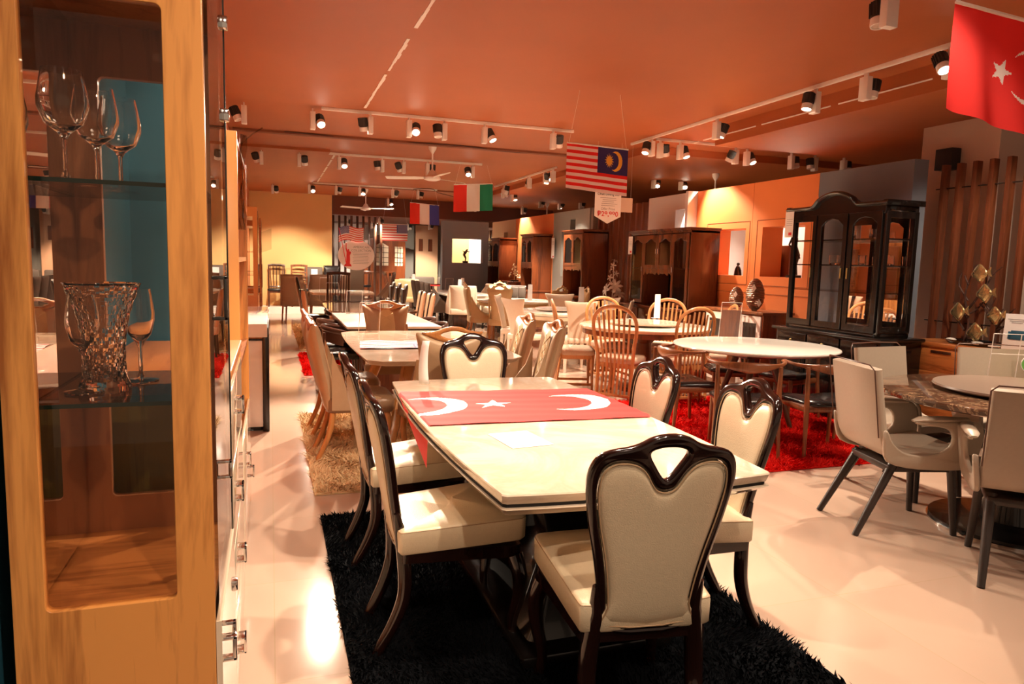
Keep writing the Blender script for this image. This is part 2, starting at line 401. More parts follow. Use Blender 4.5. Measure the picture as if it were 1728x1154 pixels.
# ---------------- slat screens: every slat is a part of its screen
def screen(name_label,slats,mat,rails,sx,sy,z0,z1,zt=None):
    t=thing('slat_screen',name_label,'screen',(slats[0][0],slats[0][1],0))
    for i,(x,y) in enumerate(slats):
        G().b(x-sx/2-slats[0][0],x+sx/2-slats[0][0],y-sy/2-slats[0][1],y+sy/2-slats[0][1],z0,z1,.004).obj('slat',mat,t)
    for (a,b_) in rails:
        G().tube([Vector(a)-Vector((slats[0][0],slats[0][1],0)),Vector(b_)-Vector((slats[0][0],slats[0][1],0))],.006,6).obj('rail','chrome_dark',t)
    return t
ys=[5.16-.158*i for i in range(9)]
screen('tall dark brown wooden slats standing behind the teak sideboard in front of the beige pillar',[(6.06,y) for y in ys],'slat_brown',[((6.06,5.25,2.25),(6.06,3.8,2.25)),((6.06,5.25,1.0),(6.06,3.8,1.0))],.07,.045,0,2.47)
screen('row of brown slats between the grey wall and the white wall behind the price sign',[(5.68,10.0+.2*i) for i in range(10)],'slat_brown',[],.08,.07,0,2.46)
struct('wall_right',G().b(6.2,6.25,9.9,12.1,0,2.4),'wall_pale')
screen('dark slats at the far end beyond the grey partition window wall',[(5.68,18.3+.22*i) for i in range(5)],'walnut_dark',[],.12,.08,0,2.3)
screen('thin grey-brown slats at the back between the yellow wall and the hanging flag',[(1.66+.165*i,20.4) for i in range(9)],'walnut_dark',[((1.6,20.4,2.45),(3.1,20.4,2.45))],.06,.1,0,2.78)
screen('brown wooden slats far back left of the pale wall edge',[(6.2+.16*i,24.6) for i in range(7)],'oak_honey',[],.13,.08,0,2.5)

# ================= TRACK LIGHTS
def track(x0,y0,x1,y1,label,z=CZ,mat='lamp_white'):
    t=G().b(x0,x1,y0,y1,z-.035,z,.003).obj('track_rail',mat); tagit(t,label,'light track'); return t
track(.56,8.385,3.62,8.415,'near white ceiling track crossing the room above the second table, spotlights hanging from it')
track(-.42,11.885,3.45,11.915,'second white ceiling track crossing the room, running past the near ceiling fan')
track(.75,16.685,3.75,16.715,'third ceiling track, just in front of the slats at the back')
track(4.685,1.5,4.715,8.9,'long white ceiling track running into the depth on the right above the round tables')
track(4.685,11.6,4.715,15.2,'white ceiling track running into the depth behind the striped moon flag')
track(4.8,8.385,6.2,8.415,'short white ceiling track crossing behind the end of the long right one')
track(6.3,11.68,8.2,11.71,'ceiling track above the slats and the white wall on the right')
track(-.42,2.59,3.2,2.62,'added white ceiling track, unseen above the marble table, carrying the fill spotlights')  # unseen track, added to hold the fill spotlights over the table
def cable(pts,label):
    tagit(G().tube(smooth2(pts,6,False),.008,6).obj('cable','cable_dark'),label,'cable')
cable([(.2,10.2,CZ-.01),(1.4,10.24,CZ-.02),(2.6,10.2,CZ-.012),(3.4,10.26,CZ-.03),(4.3,10.3,CZ-.012),(5.3,10.5,3.0)],'dark cable running across the ceiling above the near ceiling fan')
cable([(3.1,16.9,CZ-.02),(3.5,16.2,CZ-.05),(3.9,17.2,CZ-.03),(4.6,17.5,3.0)],'dark cable looping over the far end of the third ceiling track')
def make_spot(lit):
    t=thing('track_spotlight','x','spotlight')
    G().b(-.008,.008,-.02,.02,-.04,0).obj('track_clip','lamp_white',t)
    G().b(-.028,.028,-.045,.045,-.225,-.035,.004).obj('adapter_box','lamp_white',t)
    g=G(); g.tube([(0,0,-.13),(.07,0,-.13)],.012,8); g.obj('swivel_arm','chrome_dark',t)
    h=bpy.data.objects.new('lamp_head',G().cyl((0,0,.03),.046,.1,20)._fins().done('lamp_head','lamp_dark')); COL.objects.link(h); h.parent=t; h.location=(.08,0,-.13)
    g=G(); g.lathe([(.046,-.02),(.048,-.06),(.046,-.068),(.04,-.068),(.038,-.05),(.001,-.05)]); c=g.obj('lamp_collar','lamp_white',h)
    g=G(); g.cyl((0,0,-.058),.0385,.008,20); c=g.obj('lens','lens_lit' if lit else 'lens_off',h)
    return t
def _fins(s):
    for k in range(16):
        a=2*PI*k/16; s.box((.048*math.cos(a),.048*math.sin(a),.035),(.012,.004,.085),0,None)
    return s
def _done(s,name,mat):
    me=bpy.data.meshes.new(name); s.bm.to_mesh(me); s.bm.free(); me.shade_smooth(); me.set_sharp_from_angle(angle=.6); me.materials.append(MATS[mat]); return me
G._fins=_fins; G.done=_done
def _boxrot(s): return s
SL=make_spot(True); SO=make_spot(False); used={}
def spot(x,y,z,lit,rz,tx,ty,label,W=None,group=None,size=78):
    src=SL if lit else SO
    if src.name in used: o=dup(src,(x,y,z),rz,label,group)
    else: used[src.name]=1; o=place(src,(x,y,z),rz,label,group)
    h=[c for c in o.children if c.name.startswith('lamp_head')][0]
    # aim the head: direction in world from head to target point on the floor/wall
    loc=Vector((x,y,z))+RZ(rz)@Vector((.08,0,-.13))
    d=(Vector((tx,ty,.8))-loc).normalized(); dl=RZ(-rz)@d
    h.rotation_euler=(-dl).to_track_quat('Z','Y').to_euler()
    if lit:
        L=bpy.data.lights.new('spot_beam','SPOT'); L.energy=W or LAMP_W; L.color=LAMP_COL; L.spot_size=math.radians(size); L.spot_blend=.55; L.shadow_soft_size=.035
        lo=bpy.data.objects.new('spot_beam',L); COL.objects.link(lo)
        p=loc+d*.075; lo.location=p; lo.rotation_euler=(-d).to_track_quat('Z','Y').to_euler()
    return o
Z0=CZ-.03
A1=[(-.25,0,.6,8,'unlit'),(.465,1,1.0,6.2,'lit'),(1.1,1,1.4,9.0,'lit'),(1.544,1,1.2,5.9,'lit'),(1.963,0,2,8,'unlit'),(2.457,1,3.4,7.4,'lit'),(3.347,0,3.8,9.4,'unlit')]
W1=['first','second','third','fourth','fifth','sixth','seventh','eighth','ninth']
for i,(x,l,tx,ty,s) in enumerate(A1): spot(x,8.4,Z0,l,PI if i in(0,2,4) else 0,tx,ty,'%s white box spotlight on the near crossing ceiling track, %s from the left wall'%(s,W1[i]),W=620 if i in (1,3) else 400)
A2=[(-.112,0,.5,13),(.452,0,.8,13),(1.064,1,1.2,10.0),(1.753,0,2,12),(2.105,0,3,13),(2.504,0,2.5,12),(3.282,1,3.1,10.2)]
for i,(x,l,tx,ty) in enumerate(A2): spot(x,11.9,Z0,l,PI if i in(0,3,4,6) else 0,tx,ty,'%s spotlight on the second crossing ceiling track, %s from the left'%('lit' if l else 'unlit',W1[i]),W=520)
A3=[(.842,1,1.0,14.5),(1.425,0,1,17),(1.95,1,1.8,14.8),(2.705,1,2.4,18.6),(3.294,0,3,17)]
for i,(x,l,tx,ty) in enumerate(A3): spot(x,16.7,Z0,l,0,tx,ty,'%s spotlight on the third, farthest crossing track, %s from the left'%('lit' if l else 'unlit',W1[i]),W=600)
AR=[(4.05,1,4.2,2.7,PI),(4.83,0,4.4,4.8,0),(5.41,1,4.15,5.3,PI),(6.92,1,4.0,7.2,0),(8.34,1,3.9,7.9,PI)]
for i,(y,l,tx,ty,rz) in enumerate(AR): spot(4.7,y,Z0,l,rz,tx,ty,'%s spotlight on the long right ceiling track, %s from the near end'%('lit' if l else 'unlit',W1[i]),W=300 if i<3 else 460)
spot(4.7,2.2,Z0,1,0,3.6,3.4,'added unseen fill spotlight on the long right ceiling track, nearest its near end',W=160); spot(4.7,3.3,Z0,1,0,6.0,4.5,'added fill spotlight on the long right ceiling track, hidden behind the big red flag',W=140)  # both lamps added out of sight to brighten the right side
for i,(x,l,tx,ty,rz,lab) in enumerate([(4.86,0,5.6,9,0,'unlit spotlight on the short crossing track, nearest the long track end'),(5.16,1,5.6,7.6,0,'lit spotlight on the short crossing track aimed at the orange wall'),(6.03,1,5.6,9.6,PI,'white spotlight at the right end of the short crossing track')]): spot(x,8.4,Z0,l,rz,tx,ty,lab,W=300)
spot(6.67,11.7,Z0,1,0,6.0,10.4,'lit spotlight above the brown slats, left of two'); spot(7.24,11.7,Z0,1,0,6.6,9.4,'lit spotlight above the white wall, right of two')
CR=[(5.75,1,5.3,6.9,'lit'),(6.15,0,6.3,8.4,'unlit'),(6.6,0,6,8.4,'unlit'),(7.1,0,7,7.9,'unlit')]
for i,(x,l,tx,ty,s) in enumerate([(6.25,1,6.6,7.2,'lit'),(7.0,0,7,7.9,'unlit'),(7.41,0,7.4,8.2,'unlit'),(7.93,0,7.9,8,'unlit')]): spot(x,8.45,Z0,l,PI if i==2 else 0,tx,ty,'%s spotlight over the orange and blue-grey walls, %s of four from the left'%(s,W1[i]),W=420)
for i,(y,l,ty) in enumerate([(14.4,0,14.6),(12.95,1,13.6),(12.1,1,12.8),(11.75,1,9.8)]): spot(4.7,y,Z0,l,PI/2 if i%2 else -PI/2,5.2 if i==2 else 4.3,ty,'%s spotlight on the depth track left of the striped flag, %s from its far end'%('lit' if l else 'unlit',W1[i]),W=620)
for i,(x,y,l,tx,ty,lab,W) in enumerate([(4.9,15.2,0,4.4,15.2,'unlit spotlight beside the green stripe of the hanging flag',0),(5.35,15.9,1,5.5,15.2,'glaring bright spotlight in front of the orange wall panel beside the green stripe',420),
  (6.58,17.3,0,6,17,'unlit spotlight above the pale wall, left of the three in the distance',0),(7.2,17.5,1,6,18,'lit spotlight above the grey wall, middle of the three in the distance',200),(7.58,17.0,0,7,17,'unlit spotlight above the grey wall, right of the three in the distance',0),
  (.07,17.3,1,.4,19.0,'bright spotlight on the ceiling in front of the yellow wall',420),(2.1,21.0,1,2.2,22,'low spotlight just above the round sign',250),(2.87,20.0,1,3.3,23,'lit spotlight in the distance, right of the far ceiling fan',300),(3.0,19.3,1,3.4,18,'lit spotlight in the distance, above the far ceiling fan blade',300),(4.14,22.6,0,4,22,'unlit spotlight left of the red white and blue hanging flag',0)]):
    zz=Z0 if y<19.7 else 2.6
    spot(x,y,zz,l,0,tx,ty,lab,W=W or None)
spot(3.5,3.46,2.96+.16,0,PI/2,3.3,3.2,'white spotlight cut off by the top edge of the picture')
for i,(x,tx,ty,W) in enumerate([(.0,.1,3.3,60),(.9,.6,2.3,200),(1.7,1.2,3.3,240),(2.7,2.3,2.2,90)]): spot(x,2.6,Z0,1,0,tx,ty,'added fill spotlight over the marble table, unseen above the picture, %s from the left'%W1[i],W=W)  # lamps added above the view to light the near table and aisle
for i,(x,y,tx,ty,W) in enumerate([(1.0,.6,.8,1.8,90),(2.3,1.2,1.6,2.6,110),(3.4,1.2,3.7,2.4,80),(.4,-.2,-.3,1.5,110)]): spot(x,y,Z0,1,0,tx,ty,'%s added ceiling fill spotlight over the aisle, unseen in front of the picture'%W1[i],W=W)  # extra lamps added outside the view to lift the near light level
for i,(x,y,z,W) in enumerate(((4.6,21.5,2.6,500),(5.2,18.5,3.0,350),(3.0,22.5,2.6,400),(6.6,18.7,3.0,300))): spot(x,y,z,1,0,x,y+1.2,'%s added fill spotlight of the far room, out of view behind the grey partition'%W1[i],W=W)  # out-of-view lamps added to brighten the far room
# ---------------- ceiling fans
def make_fan():
    t=thing('ceiling_fan','white three-blade ceiling fan','ceiling fan')
    G().lathe([(.001,0),(.06,0),(.055,-.05),(.02,-.11),(.012,-.12)]).obj('canopy_cup','lamp_white',t)
    G().tube([(0,0,-.1),(0,0,-.38)],.013,10).obj('down_rod','lamp_white',t)
    G().lathe([(.014,-.34),(.05,-.38),(.065,-.42),(.1,-.435),(.125,-.46),(.12,-.49),(.07,-.505),(.001,-.51)]).obj('motor_housing','lamp_white',t)
    for k in range(3):
        a=2*PI*k/3+.35; M=RZ(a)
        g=G(); g.loft([[M@Vector((x,s*wd,-.468+s*.012)) for s in (-1,1)]+[M@Vector((x,s*wd,-.462+s*.012)) for s in (1,-1)] for x,wd in ((.11,.02),(.2,.035),(.24,.06),(.62,.07),(.68,.06),(.7,.04))]); g.obj('blade','lamp_white',t)
    return t
f=make_fan()
place(f,(2.27,10.45,CZ),.25,'white ceiling fan with three blades behind the near crossing track, closest of the fans')
dup(f,(2.2,17.6,CZ),1.2,'small distant white ceiling fan above the round sign near the back')
dup(f,(7.1,10.4,3.02),.9,'white ceiling fan partly hidden behind the top of the orange wall')
dup(f,(6.9,17.6,3.02),.5,'white ceiling fan in the distance behind the far orange wall panel')
# ================= CHAIRS (local: front = +Y, origin on the floor under the seat centre)
XZ=Matrix(((1,0,0,0),(0,0,-1,0),(0,1,0,0),(0,0,0,1)))   # shape plane -> X,Z; thickness along -Y
def legs4(t,mat,fx,fy,bx,by,h,r0=.02,r1=.014,splay=.0,square=False):
    for (x,y) in ((fx,fy),(-fx,fy),(bx,-by),(-bx,-by)):
        g=G(); sx=1 if x>0 else -1; sy=1 if y>0 else -1
        p0=Vector((x,y,h)); p1=Vector((x+sx*splay,y+sy*splay,0))
        if square: g.loft([[p+Vector((a*r,b_*r,0)) for a,b_ in ((-1,-1),(1,-1),(1,1),(-1,1))] for p,r in ((p1,r1),(p0,r0))])
        else: g.tube([p1,p0],[r1,r0],10)
        g.obj('leg',mat,t)
def make_heart_chair():
    t=thing('dining_chair','x','chair')
    def bend(v): # recline and slight hollow of the back
        z=v.z; v.y+= -.215-.30*max(0,z-.40)*.62-.06*max(0,z-.7)**1.5 + .5*v.x*v.x; return v
    outer=mir([(.148,.40),(.152,.47),(.160,.54),(.176,.63),(.198,.73),(.213,.82),(.217,.87),(.210,.912),(.190,.944),(.155,.960),(.115,.968),(.085,.978),(.055,.995),(.025,1.004),(0,1.006)])
    inner=mir([(.122,.41),(.126,.47),(.134,.55),(.150,.64),(.171,.73),(.185,.81),(.187,.86),(.178,.902),(.153,.923),(.118,.927),(.085,.918),(.060,.895),(.042,.865),(.025,.845),(0,.838)])
    hole=mir([(0,.872),(.018,.888),(.038,.918),(.052,.942),(.050,.957),(.025,.966),(0,.968)])
    o1=smooth2(outer,3); i1=smooth2(inner,3); h1=smooth2(hole,3)
    G().shape([o1,i1,h1],.034,.012,XZ,bend).obj('back_frame','espresso_lacquer',t,60)
    # two cushions: front and back faces of the same pad
    G().puff([(p[0]*.985,p[1]) for p in smooth2([(x,z) for x,z in inner],2)],(0,.66),.019,1.0,9,XZ,bend,True,14).obj('back_upholstery','leather_pearl',t,60)
    g=G(); g.tube([bend(XZ@Vector((p[0]*.985,.66+(p[1]-.66)*.985,-.0165))) for p in i1],.0022,6,True); g.tube([bend(XZ@Vector((p[0]*.985,.66+(p[1]-.66)*.985,.0165))) for p in i1],.0022,6,True); g.obj('piping','leather_tan',t)
    # seat
    g=G(); prof=[(.380,.97,.0),(.388,.995,.0),(.458,1.0,.0),(.467,.985,0),(.471,.95,0),(.476,.75,0),(.480,.4,0),(.481,.05,0)]
    base=smooth2([(-.19,-.225),(-.1,-.23),(.1,-.23),(.19,-.225),(.205,-.19),(.222,0),(.238,.19),(.232,.232),(.19,.248),(0,.26),(-.19,.248),(-.232,.232),(-.238,.19),(-.222,0),(-.205,-.19)],3)
    g.loft([[Vector((p[0]*k,p[1]*k,z+.03+.07*p[1])) for p in base] for z,k,_ in prof]); g.obj('seat','leather_pearl',t,50)
    g=G(); g.tube([Vector((p[0]*.992,p[1]*.992,.494+.07*p[1])) for p in base],.0018,6,True); g.obj('seam_piping','leather_tan',t)
    G().loft([[Vector((p[0]*.95,p[1]*.95,z)) for p in base] for z in (.36,.405)]).obj('seat_rail','espresso_lacquer',t)
    for s in (-1,1):
        # sabre back leg running on from the frame
        pts=[(s*.160,-.231,.54),(s*.153,-.2145,.46),(s*.158,-.205,.38),(s*.166,-.20,.30),(s*.168,-.205,.22),(s*.160,-.235,.13),(s*.152,-.275,.05),(s*.150,-.30,0)]
        G().tube(smooth2(pts,4,False),[(.010+.003*i,.010+.003*i) if i<5 else (.022+.004*math.sin(i/24*PI),.023+.006*math.sin(i/24*PI)) for i in range(29)],12,up=(0,1,0)).obj('leg','espresso_lacquer',t,60)
        pts=[(s*.205,.205,.36),(s*.225,.222,.29),(s*.222,.222,.2),(s*.203,.205,.1),(s*.205,.212,.03),(s*.212,.225,0)]
        G().tube(smooth2(pts,4,False),[.034-.016*min(1,i/14)+(.004 if i>17 else 0) for i in range(21)],12).obj('leg','espresso_lacquer',t,60)
    return t
def make_wing_chair():
    """tall leather chair with wooden handle rail; tan outside, quilted front panel"""
    t=thing('dining_chair','x','chair')
    def bend(v): v.y+=-.20-.24*max(0,v.z-.45)-.02+.55*v.x*v.x*(1 if v.z>.5 else .6); return v
    out=smooth2(mir([(0,.36),(.17,.36),(.185,.45),(.19,.6),(.20,.75),(.22,.9),(.238,.985),(.20,.985),(.13,.955),(.06,.935),(0,.93)]),3)
    out=[p for p in out]
    G().puff(out,(0,.66),.05,1.0,7,XZ,bend).obj('backrest','leather_tan',t,50)
    g=G(); g.puff(smooth2([(-.07,.5),(.07,.5),(.075,.9),(-.075,.9)],3),(0,.7),.012,.2,4,XZ@T(0,0,.04) if False else Matrix.Rotation(PI,4,'Z')@XZ@T(0,0,.052),lambda v:bend(Vector((v.x,v.y,v.z))))
    for k in range(5):
        for s in (-1,1):
            z0=.52+k*.075; a=Matrix()
            g.tube([bend(Vector((-s*.07,.058,z0))),bend(Vector((0,.064,z0+.045))),bend(Vector((s*.07,.058,z0+.09)))],.003,5)
    g.obj('quilted_panel','leather_gold',t,50)
    rail=smooth2(mir([(0,.925),(.05,.928),(.12,.95),(.185,.975),(.205,.995),(.17,.995),(.11,1.005),(.06,1.025),(0,1.034)]),3)
    hole=smooth2(mir([(0,.952),(.045,.958),(.085,.978),(.05,.995),(0,1.002)]),3)
    G().shape([rail,hole],.035,.012,XZ,bend).obj('handle_rail','oak_honey',t,60)
    base=smooth2([(-.19,-.22),(0,-.23),(.19,-.22),(.225,0),(.24,.22),(0,.25),(-.24,.22),(-.225,0)],3)
    G().loft([[Vector((p[0]*k,p[1]*k,z)) for p in base] for z,k in ((.36,.97),(.375,1),(.44,1),(.465,.95),(.478,.8),(.482,.3))]).obj('seat','leather_tan_dark',t,50)
    for s in (-1,1):
        # low side wing sweeping from the back down to the seat
        G().loft([[Vector((s*(x+d),y,z)) for (y,z) in ((y0,z0),(y0+.0,z0+.03)) for d in (0,.02)] if False else [Vector((s*x,y0,zb)),Vector((s*(x+.022),y0,zb)),Vector((s*(x+.022),y0,zt)),Vector((s*x,y0,zt))] for x,y0,zb,zt in ((.185,-.20,.38,.80),(.195,-.15,.38,.66),(.205,-.06,.38,.54),(.212,.05,.38,.49),(.218,.14,.38,.47))]).obj('side_wing','leather_tan',t,50)
        pts=[(s*.165,-.19,.38),(s*.172,-.205,.25),(s*.175,-.25,.12),(s*.172,-.31,0)]
        G().tube(smooth2(pts,4,False),[.023-.006*i/12 for i in range(13)],10).obj('leg','oak_honey',t,60)
        pts=[(s*.19,.18,.38),(s*.205,.20,.27),(s*.195,.195,.13),(s*.195,.215,0)]
        G().tube(smooth2(pts,4,False),[.026-.009*i/12 for i in range(13)],10).obj('leg','oak_honey',t,60)
    return t
def make_hoop_chair():
    """wooden chair, tall bowed back with long slats that run down to a low stretcher"""
    t=thing('dining_chair','x','chair')
    def bk(x,z): return Vector((x,-.20-.16*max(0,z-.42)+.35*x*x-.10*max(0,.42-z),z))
    hoop=[(-.185,0.0),(-.19,.2),(-.195,.42),(-.215,.6),(-.243,.76),(-.235,.88),(-.18,.965),(-.09,1.01),(0,1.022),(.09,1.01),(.18,.965),(.235,.88),(.243,.76),(.215,.6),(.195,.42),(.19,.2),(.185,0)]
    P=smooth2([bk(x,z) for x,z in hoop],3,False)
    G().tube(P,[(.012,.021)]*len(P),8,up=(0,1,0)).obj('bow_frame','beech',t,60)
    for k in range(7):
        u=-1+2*(k+.5)/7; top=.985-.13*abs(u)**2.6
        g=G(); P=smooth2([bk(u*.155,.075),bk(u*.158,.42),bk(u*.185,.65),bk(u*.205,top)],3,False); g.tube(P,[(.005,.0135)]*len(P),6,up=(0,1,0)); g.obj('slat','beech',t,60)
    G().b(-.19,.19,-.245,-.21,.055,.085,.004).obj('low_stretcher','beech',t)
    G().loft([[Vector((p[0]*k,p[1]*k+.01,z)) for p in rrect(.44,.42,.07,5)] for z,k in ((.405,.94),(.415,.99),(.455,1),(.478,.93),(.488,.7),(.49,.2))]).obj('seat','fabric_seat',t,50)
    G().loft([[Vector((p[0],p[1]+.005,z)) for p in rrect(.40,.40,.04,4)] for z in (.36,.41)]).obj('seat_rail','beech',t)
    for s in (-1,1):
        G().tube([(s*.185,.18,.38),(s*.19,.19,0)],[.02,.014],4+4).obj('leg','beech',t)
        G().b(s*.19-.011,s*.19+.011,-.23,.19,.05,.08,.003).obj('side_stretcher','beech',t)
    return t
def make_elbow_chair():
    t=thing('armchair','x','chair')
    # wide curved top rail whose ends reach round as short arms
    P=[];R=[]
    for k in range(25):
        a=PI+ (k/24)*PI; u=k/24*2-1
        x=.285*math.cos(a); y=.255*math.sin(a)*.95+.03
        z=.735-.03*(1-abs(u))
        P.append((x,y,z)); w_=math.exp(-(u/.42)**2); R.append((.012+.030*w_,.016-.004*w_) if abs(u)<.93 else (.013,.018))
    P=[(P[0][0]-.0,P[0][1]+.05,P[0][2]+.004)]+P+[(P[-1][0],P[-1][1]+.05,P[-1][2]+.004)]; R=[(.012,.02)]+R+[(.012,.02)]
    G().tube(P,R,10,up=(0,0,1)).obj('arm_rail','walnut',t,60)
    for s in (-1,1):
        G().tube([(s*.23,-.17,.72),(s*.225,-.175,.42),(s*.245,-.215,0)],[.014,.021,.012],12).obj('leg','walnut',t,60)
        G().tube([(s*.225,.2,.42),(s*.235,.225,0)],[.021,.012],12).obj('leg','walnut',t,60)
        G().tube([(s*.225,-.17,.40),(s*.225,.2,.40)],[(.028,.011)]*2,8,up=(0,0,1)).obj('side_rail','walnut',t)
        if s>0: G().tube([(-.22,.2,.40),(.22,.2,.40)],[(.028,.011)]*2,8,up=(0,0,1)).obj('front_rail','walnut',t)
        else: G().tube([(-.22,-.175,.40),(.22,-.175,.40)],[(.028,.011)]*2,8,up=(0,0,1)).obj('back_rail','walnut',t)
    g=G(); base=smooth2([(-.2,-.18),(0,-.2),(.2,-.18),(.235,.02),(.24,.2),(0,.235),(-.24,.2),(-.235,.02)],3)
    g.loft([[Vector((p[0]*k,p[1]*k,z-.02*(1-abs(p[0])/.24)*(1 if z>.43 else 0))) for p in base] for z,k in ((.415,.96),(.425,1),(.445,1),(.462,.93),(.466,.7),(.462,.2))]); g.obj('seat','leather_black',t,50)
    return t
def make_shell_chair():
    """upholstered shell: seat and back in one curve, sides wrapping forward into armrests with a round opening"""
    t=thing('armchair','x','chair')
    # profile of seat + back (y,z), thickness
    prof=smooth2([(.25,.455),(.12,.44),(-.05,.432),(-.17,.45),(-.228,.52),(-.262,.64),(-.292,.78),(-.322,.93)],5,False)
    g=G(); loops=[]
    n=len(prof)
    for i,p in enumerate(prof):
        q=prof[min(i+1,n-1)]-prof[max(i-1,0)]; q.normalize(); nn=Vector((-q[1],q[0])); u=i/(n-1)
        hw=.245-.012*u; th=.022
        lp=[]
        for (a,b_) in rrect(2*hw,2*th,.02,3):
            bow=.10*(a/hw)**2*max(0,(u-.4)/.6)*.35
            lp.append(Vector((a,p[0]+nn[0]*b_+bow,p[1]+nn[1]*b_+ .02*(a/hw)**2*(1-u))))
        loops.append(lp)
    g.loft(loops); g.obj('seat_shell','leather_taupe',t,50)
    g=G(); e=[Vector((sx*(.247-.012*1),-.283+.0+.035,z)) for sx,z in ((-1,.52),(-1,.86))]
    lp=[Vector((-.236,-.268,.56)),Vector((-.236,-.320,.925)),Vector((-.21,-.335,.953)),Vector((0,-.350,.957)),Vector((.21,-.335,.953)),Vector((.236,-.320,.925)),Vector((.236,-.268,.56))]
    g.tube(lp,.004,6); g.obj('piping','leather_brown',t)
    # side panels: outline in (y,z)
    out=smooth2([(-.255,.60),(-.245,.50),(-.215,.43),(-.10,.395),(.05,.385),(.20,.39),(.262,.42),(.285,.52),(.285,.60),(.262,.652),(.20,.668),(.08,.668),(-.06,.668),(-.095,.655),(-.06,.640),(.04,.632),(.10,.615),(.125,.57),(.115,.52),(.07,.485),(0,.47),(-.10,.475),(-.17,.51),(-.215,.56),(-.235,.60)],2)
    for s in (-1,1):
        M=Matrix(((0,0,1,0),(1,0,0,0),(0,1,0,0),(0,0,0,1)))
        def fn(v,s=s):
            z=v.z; y=v.y; off=.235+.035*min(1,max(0,(z-.40)/.25))+.018*max(0,y)/.25
            tw=max(0,min(1,(z-.64)/.03)); return Vector((s*(off+v.x-tw*.0),y,z))
        G().shape([out],.026,.009,M,fn).obj('arm_panel','leather_taupe',t,60)
        # padded arm tip
        G().tube([(s*.262,.20,.672),(s*.268,.05,.676),(s*.262,-.06,.672),(s*.258,-.10,.662)],[(.012,.03),(.014,.034),(.013,.032),(.006,.016)],12,up=(0,0,1)).obj('armrest_pad','leather_taupe',t,60)
    G().b(-.19,.19,-.17,.2,.355,.395,.01).obj('seat_frame','charcoal_wood',t)
    for s in (-1,1):
        G().tube([(s*.175,.20,.40),(s*.20,.235,0)],[.024,.017],12).obj('leg','charcoal_wood',t,60)
        G().tube([(s*.17,-.13,.40),(s*.20,-.335,0)],[.026,.017],12).obj('leg','charcoal_wood',t,60)
    return t
def make_parson(name,mat,legmat,h=.98,w=.44,recline=.12,curve=.4,channels=0,legsz=.018,flare=0,tuft=False,seat_h=.47,wing=0,mat2=None,strip=None):
    """generic upholstered chair"""
    t=thing(name,'x','chair')
    def bend(v): v.y+=-.19-recline*max(0,v.z-.45)+curve*v.x*v.x; return v
    hw=w/2
    out=smooth2([(-hw*.88,.40),(hw*.88,.40),(hw*.93,.6),(hw*(1+flare*.6),.82),(hw*(1+flare),h-.03),(hw*(.92+flare),h),(0,h+.004),(-hw*(.92+flare),h),(-hw*(1+flare),h-.03),(-hw*(1+flare*.6),.82),(-hw*.93,.6)],2)
    G().puff(out,(0,.7),.03,1.0,6,XZ,bend).obj('backrest',mat,t,50)
    if channels:
        g=G()
        for k in range(channels):
            x0=-hw+w*(k+.5)/channels
            for zz in (.60,.84):
                g.box((0,0,0),(w/channels*.94,.05,.22),.018,Matrix.Translation(bend(Vector((x0,.03,zz)))))
        g.obj('back_cushion',mat,t,50)
    if strip:
        G().shape([[(-.035,.5),(.035,.5),(.035,h+.004),(-.035,h+.004)]],.075,.004,XZ,bend).obj('back_strip',strip,t)
    if wing:
        for s in (-1,1):
            G().loft([[Vector((s*x,y0,zb)),Vector((s*(x+.03),y0,zb)),Vector((s*(x+.03),y0,zt)),Vector((s*x,y0,zt))] for x,y0,zb,zt in ((hw*.9,-.19,.36,.92),(hw*.98,-.12,.36,.82),(hw*1.02,-.02,.36,.68),(hw*1.04,.08,.36,.58),(hw*1.04,.2,.36,.53))]).obj('side_wing',mat,t,60)
    G().loft([[Vector((p[0]*k,p[1]*k+.01,z)) for p in rrect(w*1.0,.44,.06,4)] for z,k in ((seat_h-.12,.96),(seat_h-.1,1),(seat_h-.02,1),(seat_h,.94),(seat_h+.01,.6),(seat_h+.01,.1))]).obj('seat',mat2 or mat,t,50)
    legs4(t,legmat,hw*.85,.19,hw*.82,.17,seat_h-.11,legsz,legsz*.7,.02,True)
    return t
def make_slat_chair(name,wmat,smat,h=.98,n=6,ladder=False):
    t=thing(name,'x','chair')
    def bk(x,z): return Vector((x,-.19-.17*max(0,z-.43)+.3*x*x,z))
    for s in (-1,1):
        G().tube([bk(s*.19,h),bk(s*.195,.7),bk(s*.19,.43),Vector((s*.19,-.21,0))],[(.013,.02)]*4,8,up=(0,1,0)).obj('back_post',wmat,t,60)
        G().b(s*.195-.018,s*.195+.018,.16,.2,0,.42,.004).obj('leg',wmat,t)
    P=[bk(x,h-.01+.02*math.cos(x*7)) for x in [-.215+.043*i for i in range(11)]]
    G().tube(P,[(.028,.012)]*11,8,up=(0,0,1)).obj('top_rail',wmat,t,60)
    if ladder:
        for zz in (.58,.68,.78,.88):
            G().tube([bk(x,zz) for x in (-.19,-.1,0,.1,.19)],[(.02,.008)]*5,8,up=(0,0,1)).obj('cross_slat',wmat,t,60)
    else:
        for k in range(n):
            x=-.15+.3*k/(n-1); G().tube([bk(x,h-.03),bk(x*.95,.7),bk(x*.9,.47)],[(.005,.011)]*3,6,up=(0,1,0)).obj('slat',wmat,t,60)
        G().tube([bk(x,.5) for x in (-.19,0,.19)],[(.02,.01)]*3,8,up=(0,0,1)).obj('lower_rail',wmat,t,60)
    G().loft([[Vector((p[0]*k,p[1]*k,z)) for p in rrect(.45,.43,.04,4)] for z,k in ((.41,.97),(.42,1),(.45,1),(.468,.93),(.472,.3))]).obj('seat',smat,t,50)
    G().b(-.19,.19,-.18,.19,.36,.41).obj('seat_rail',wmat,t)
    return t
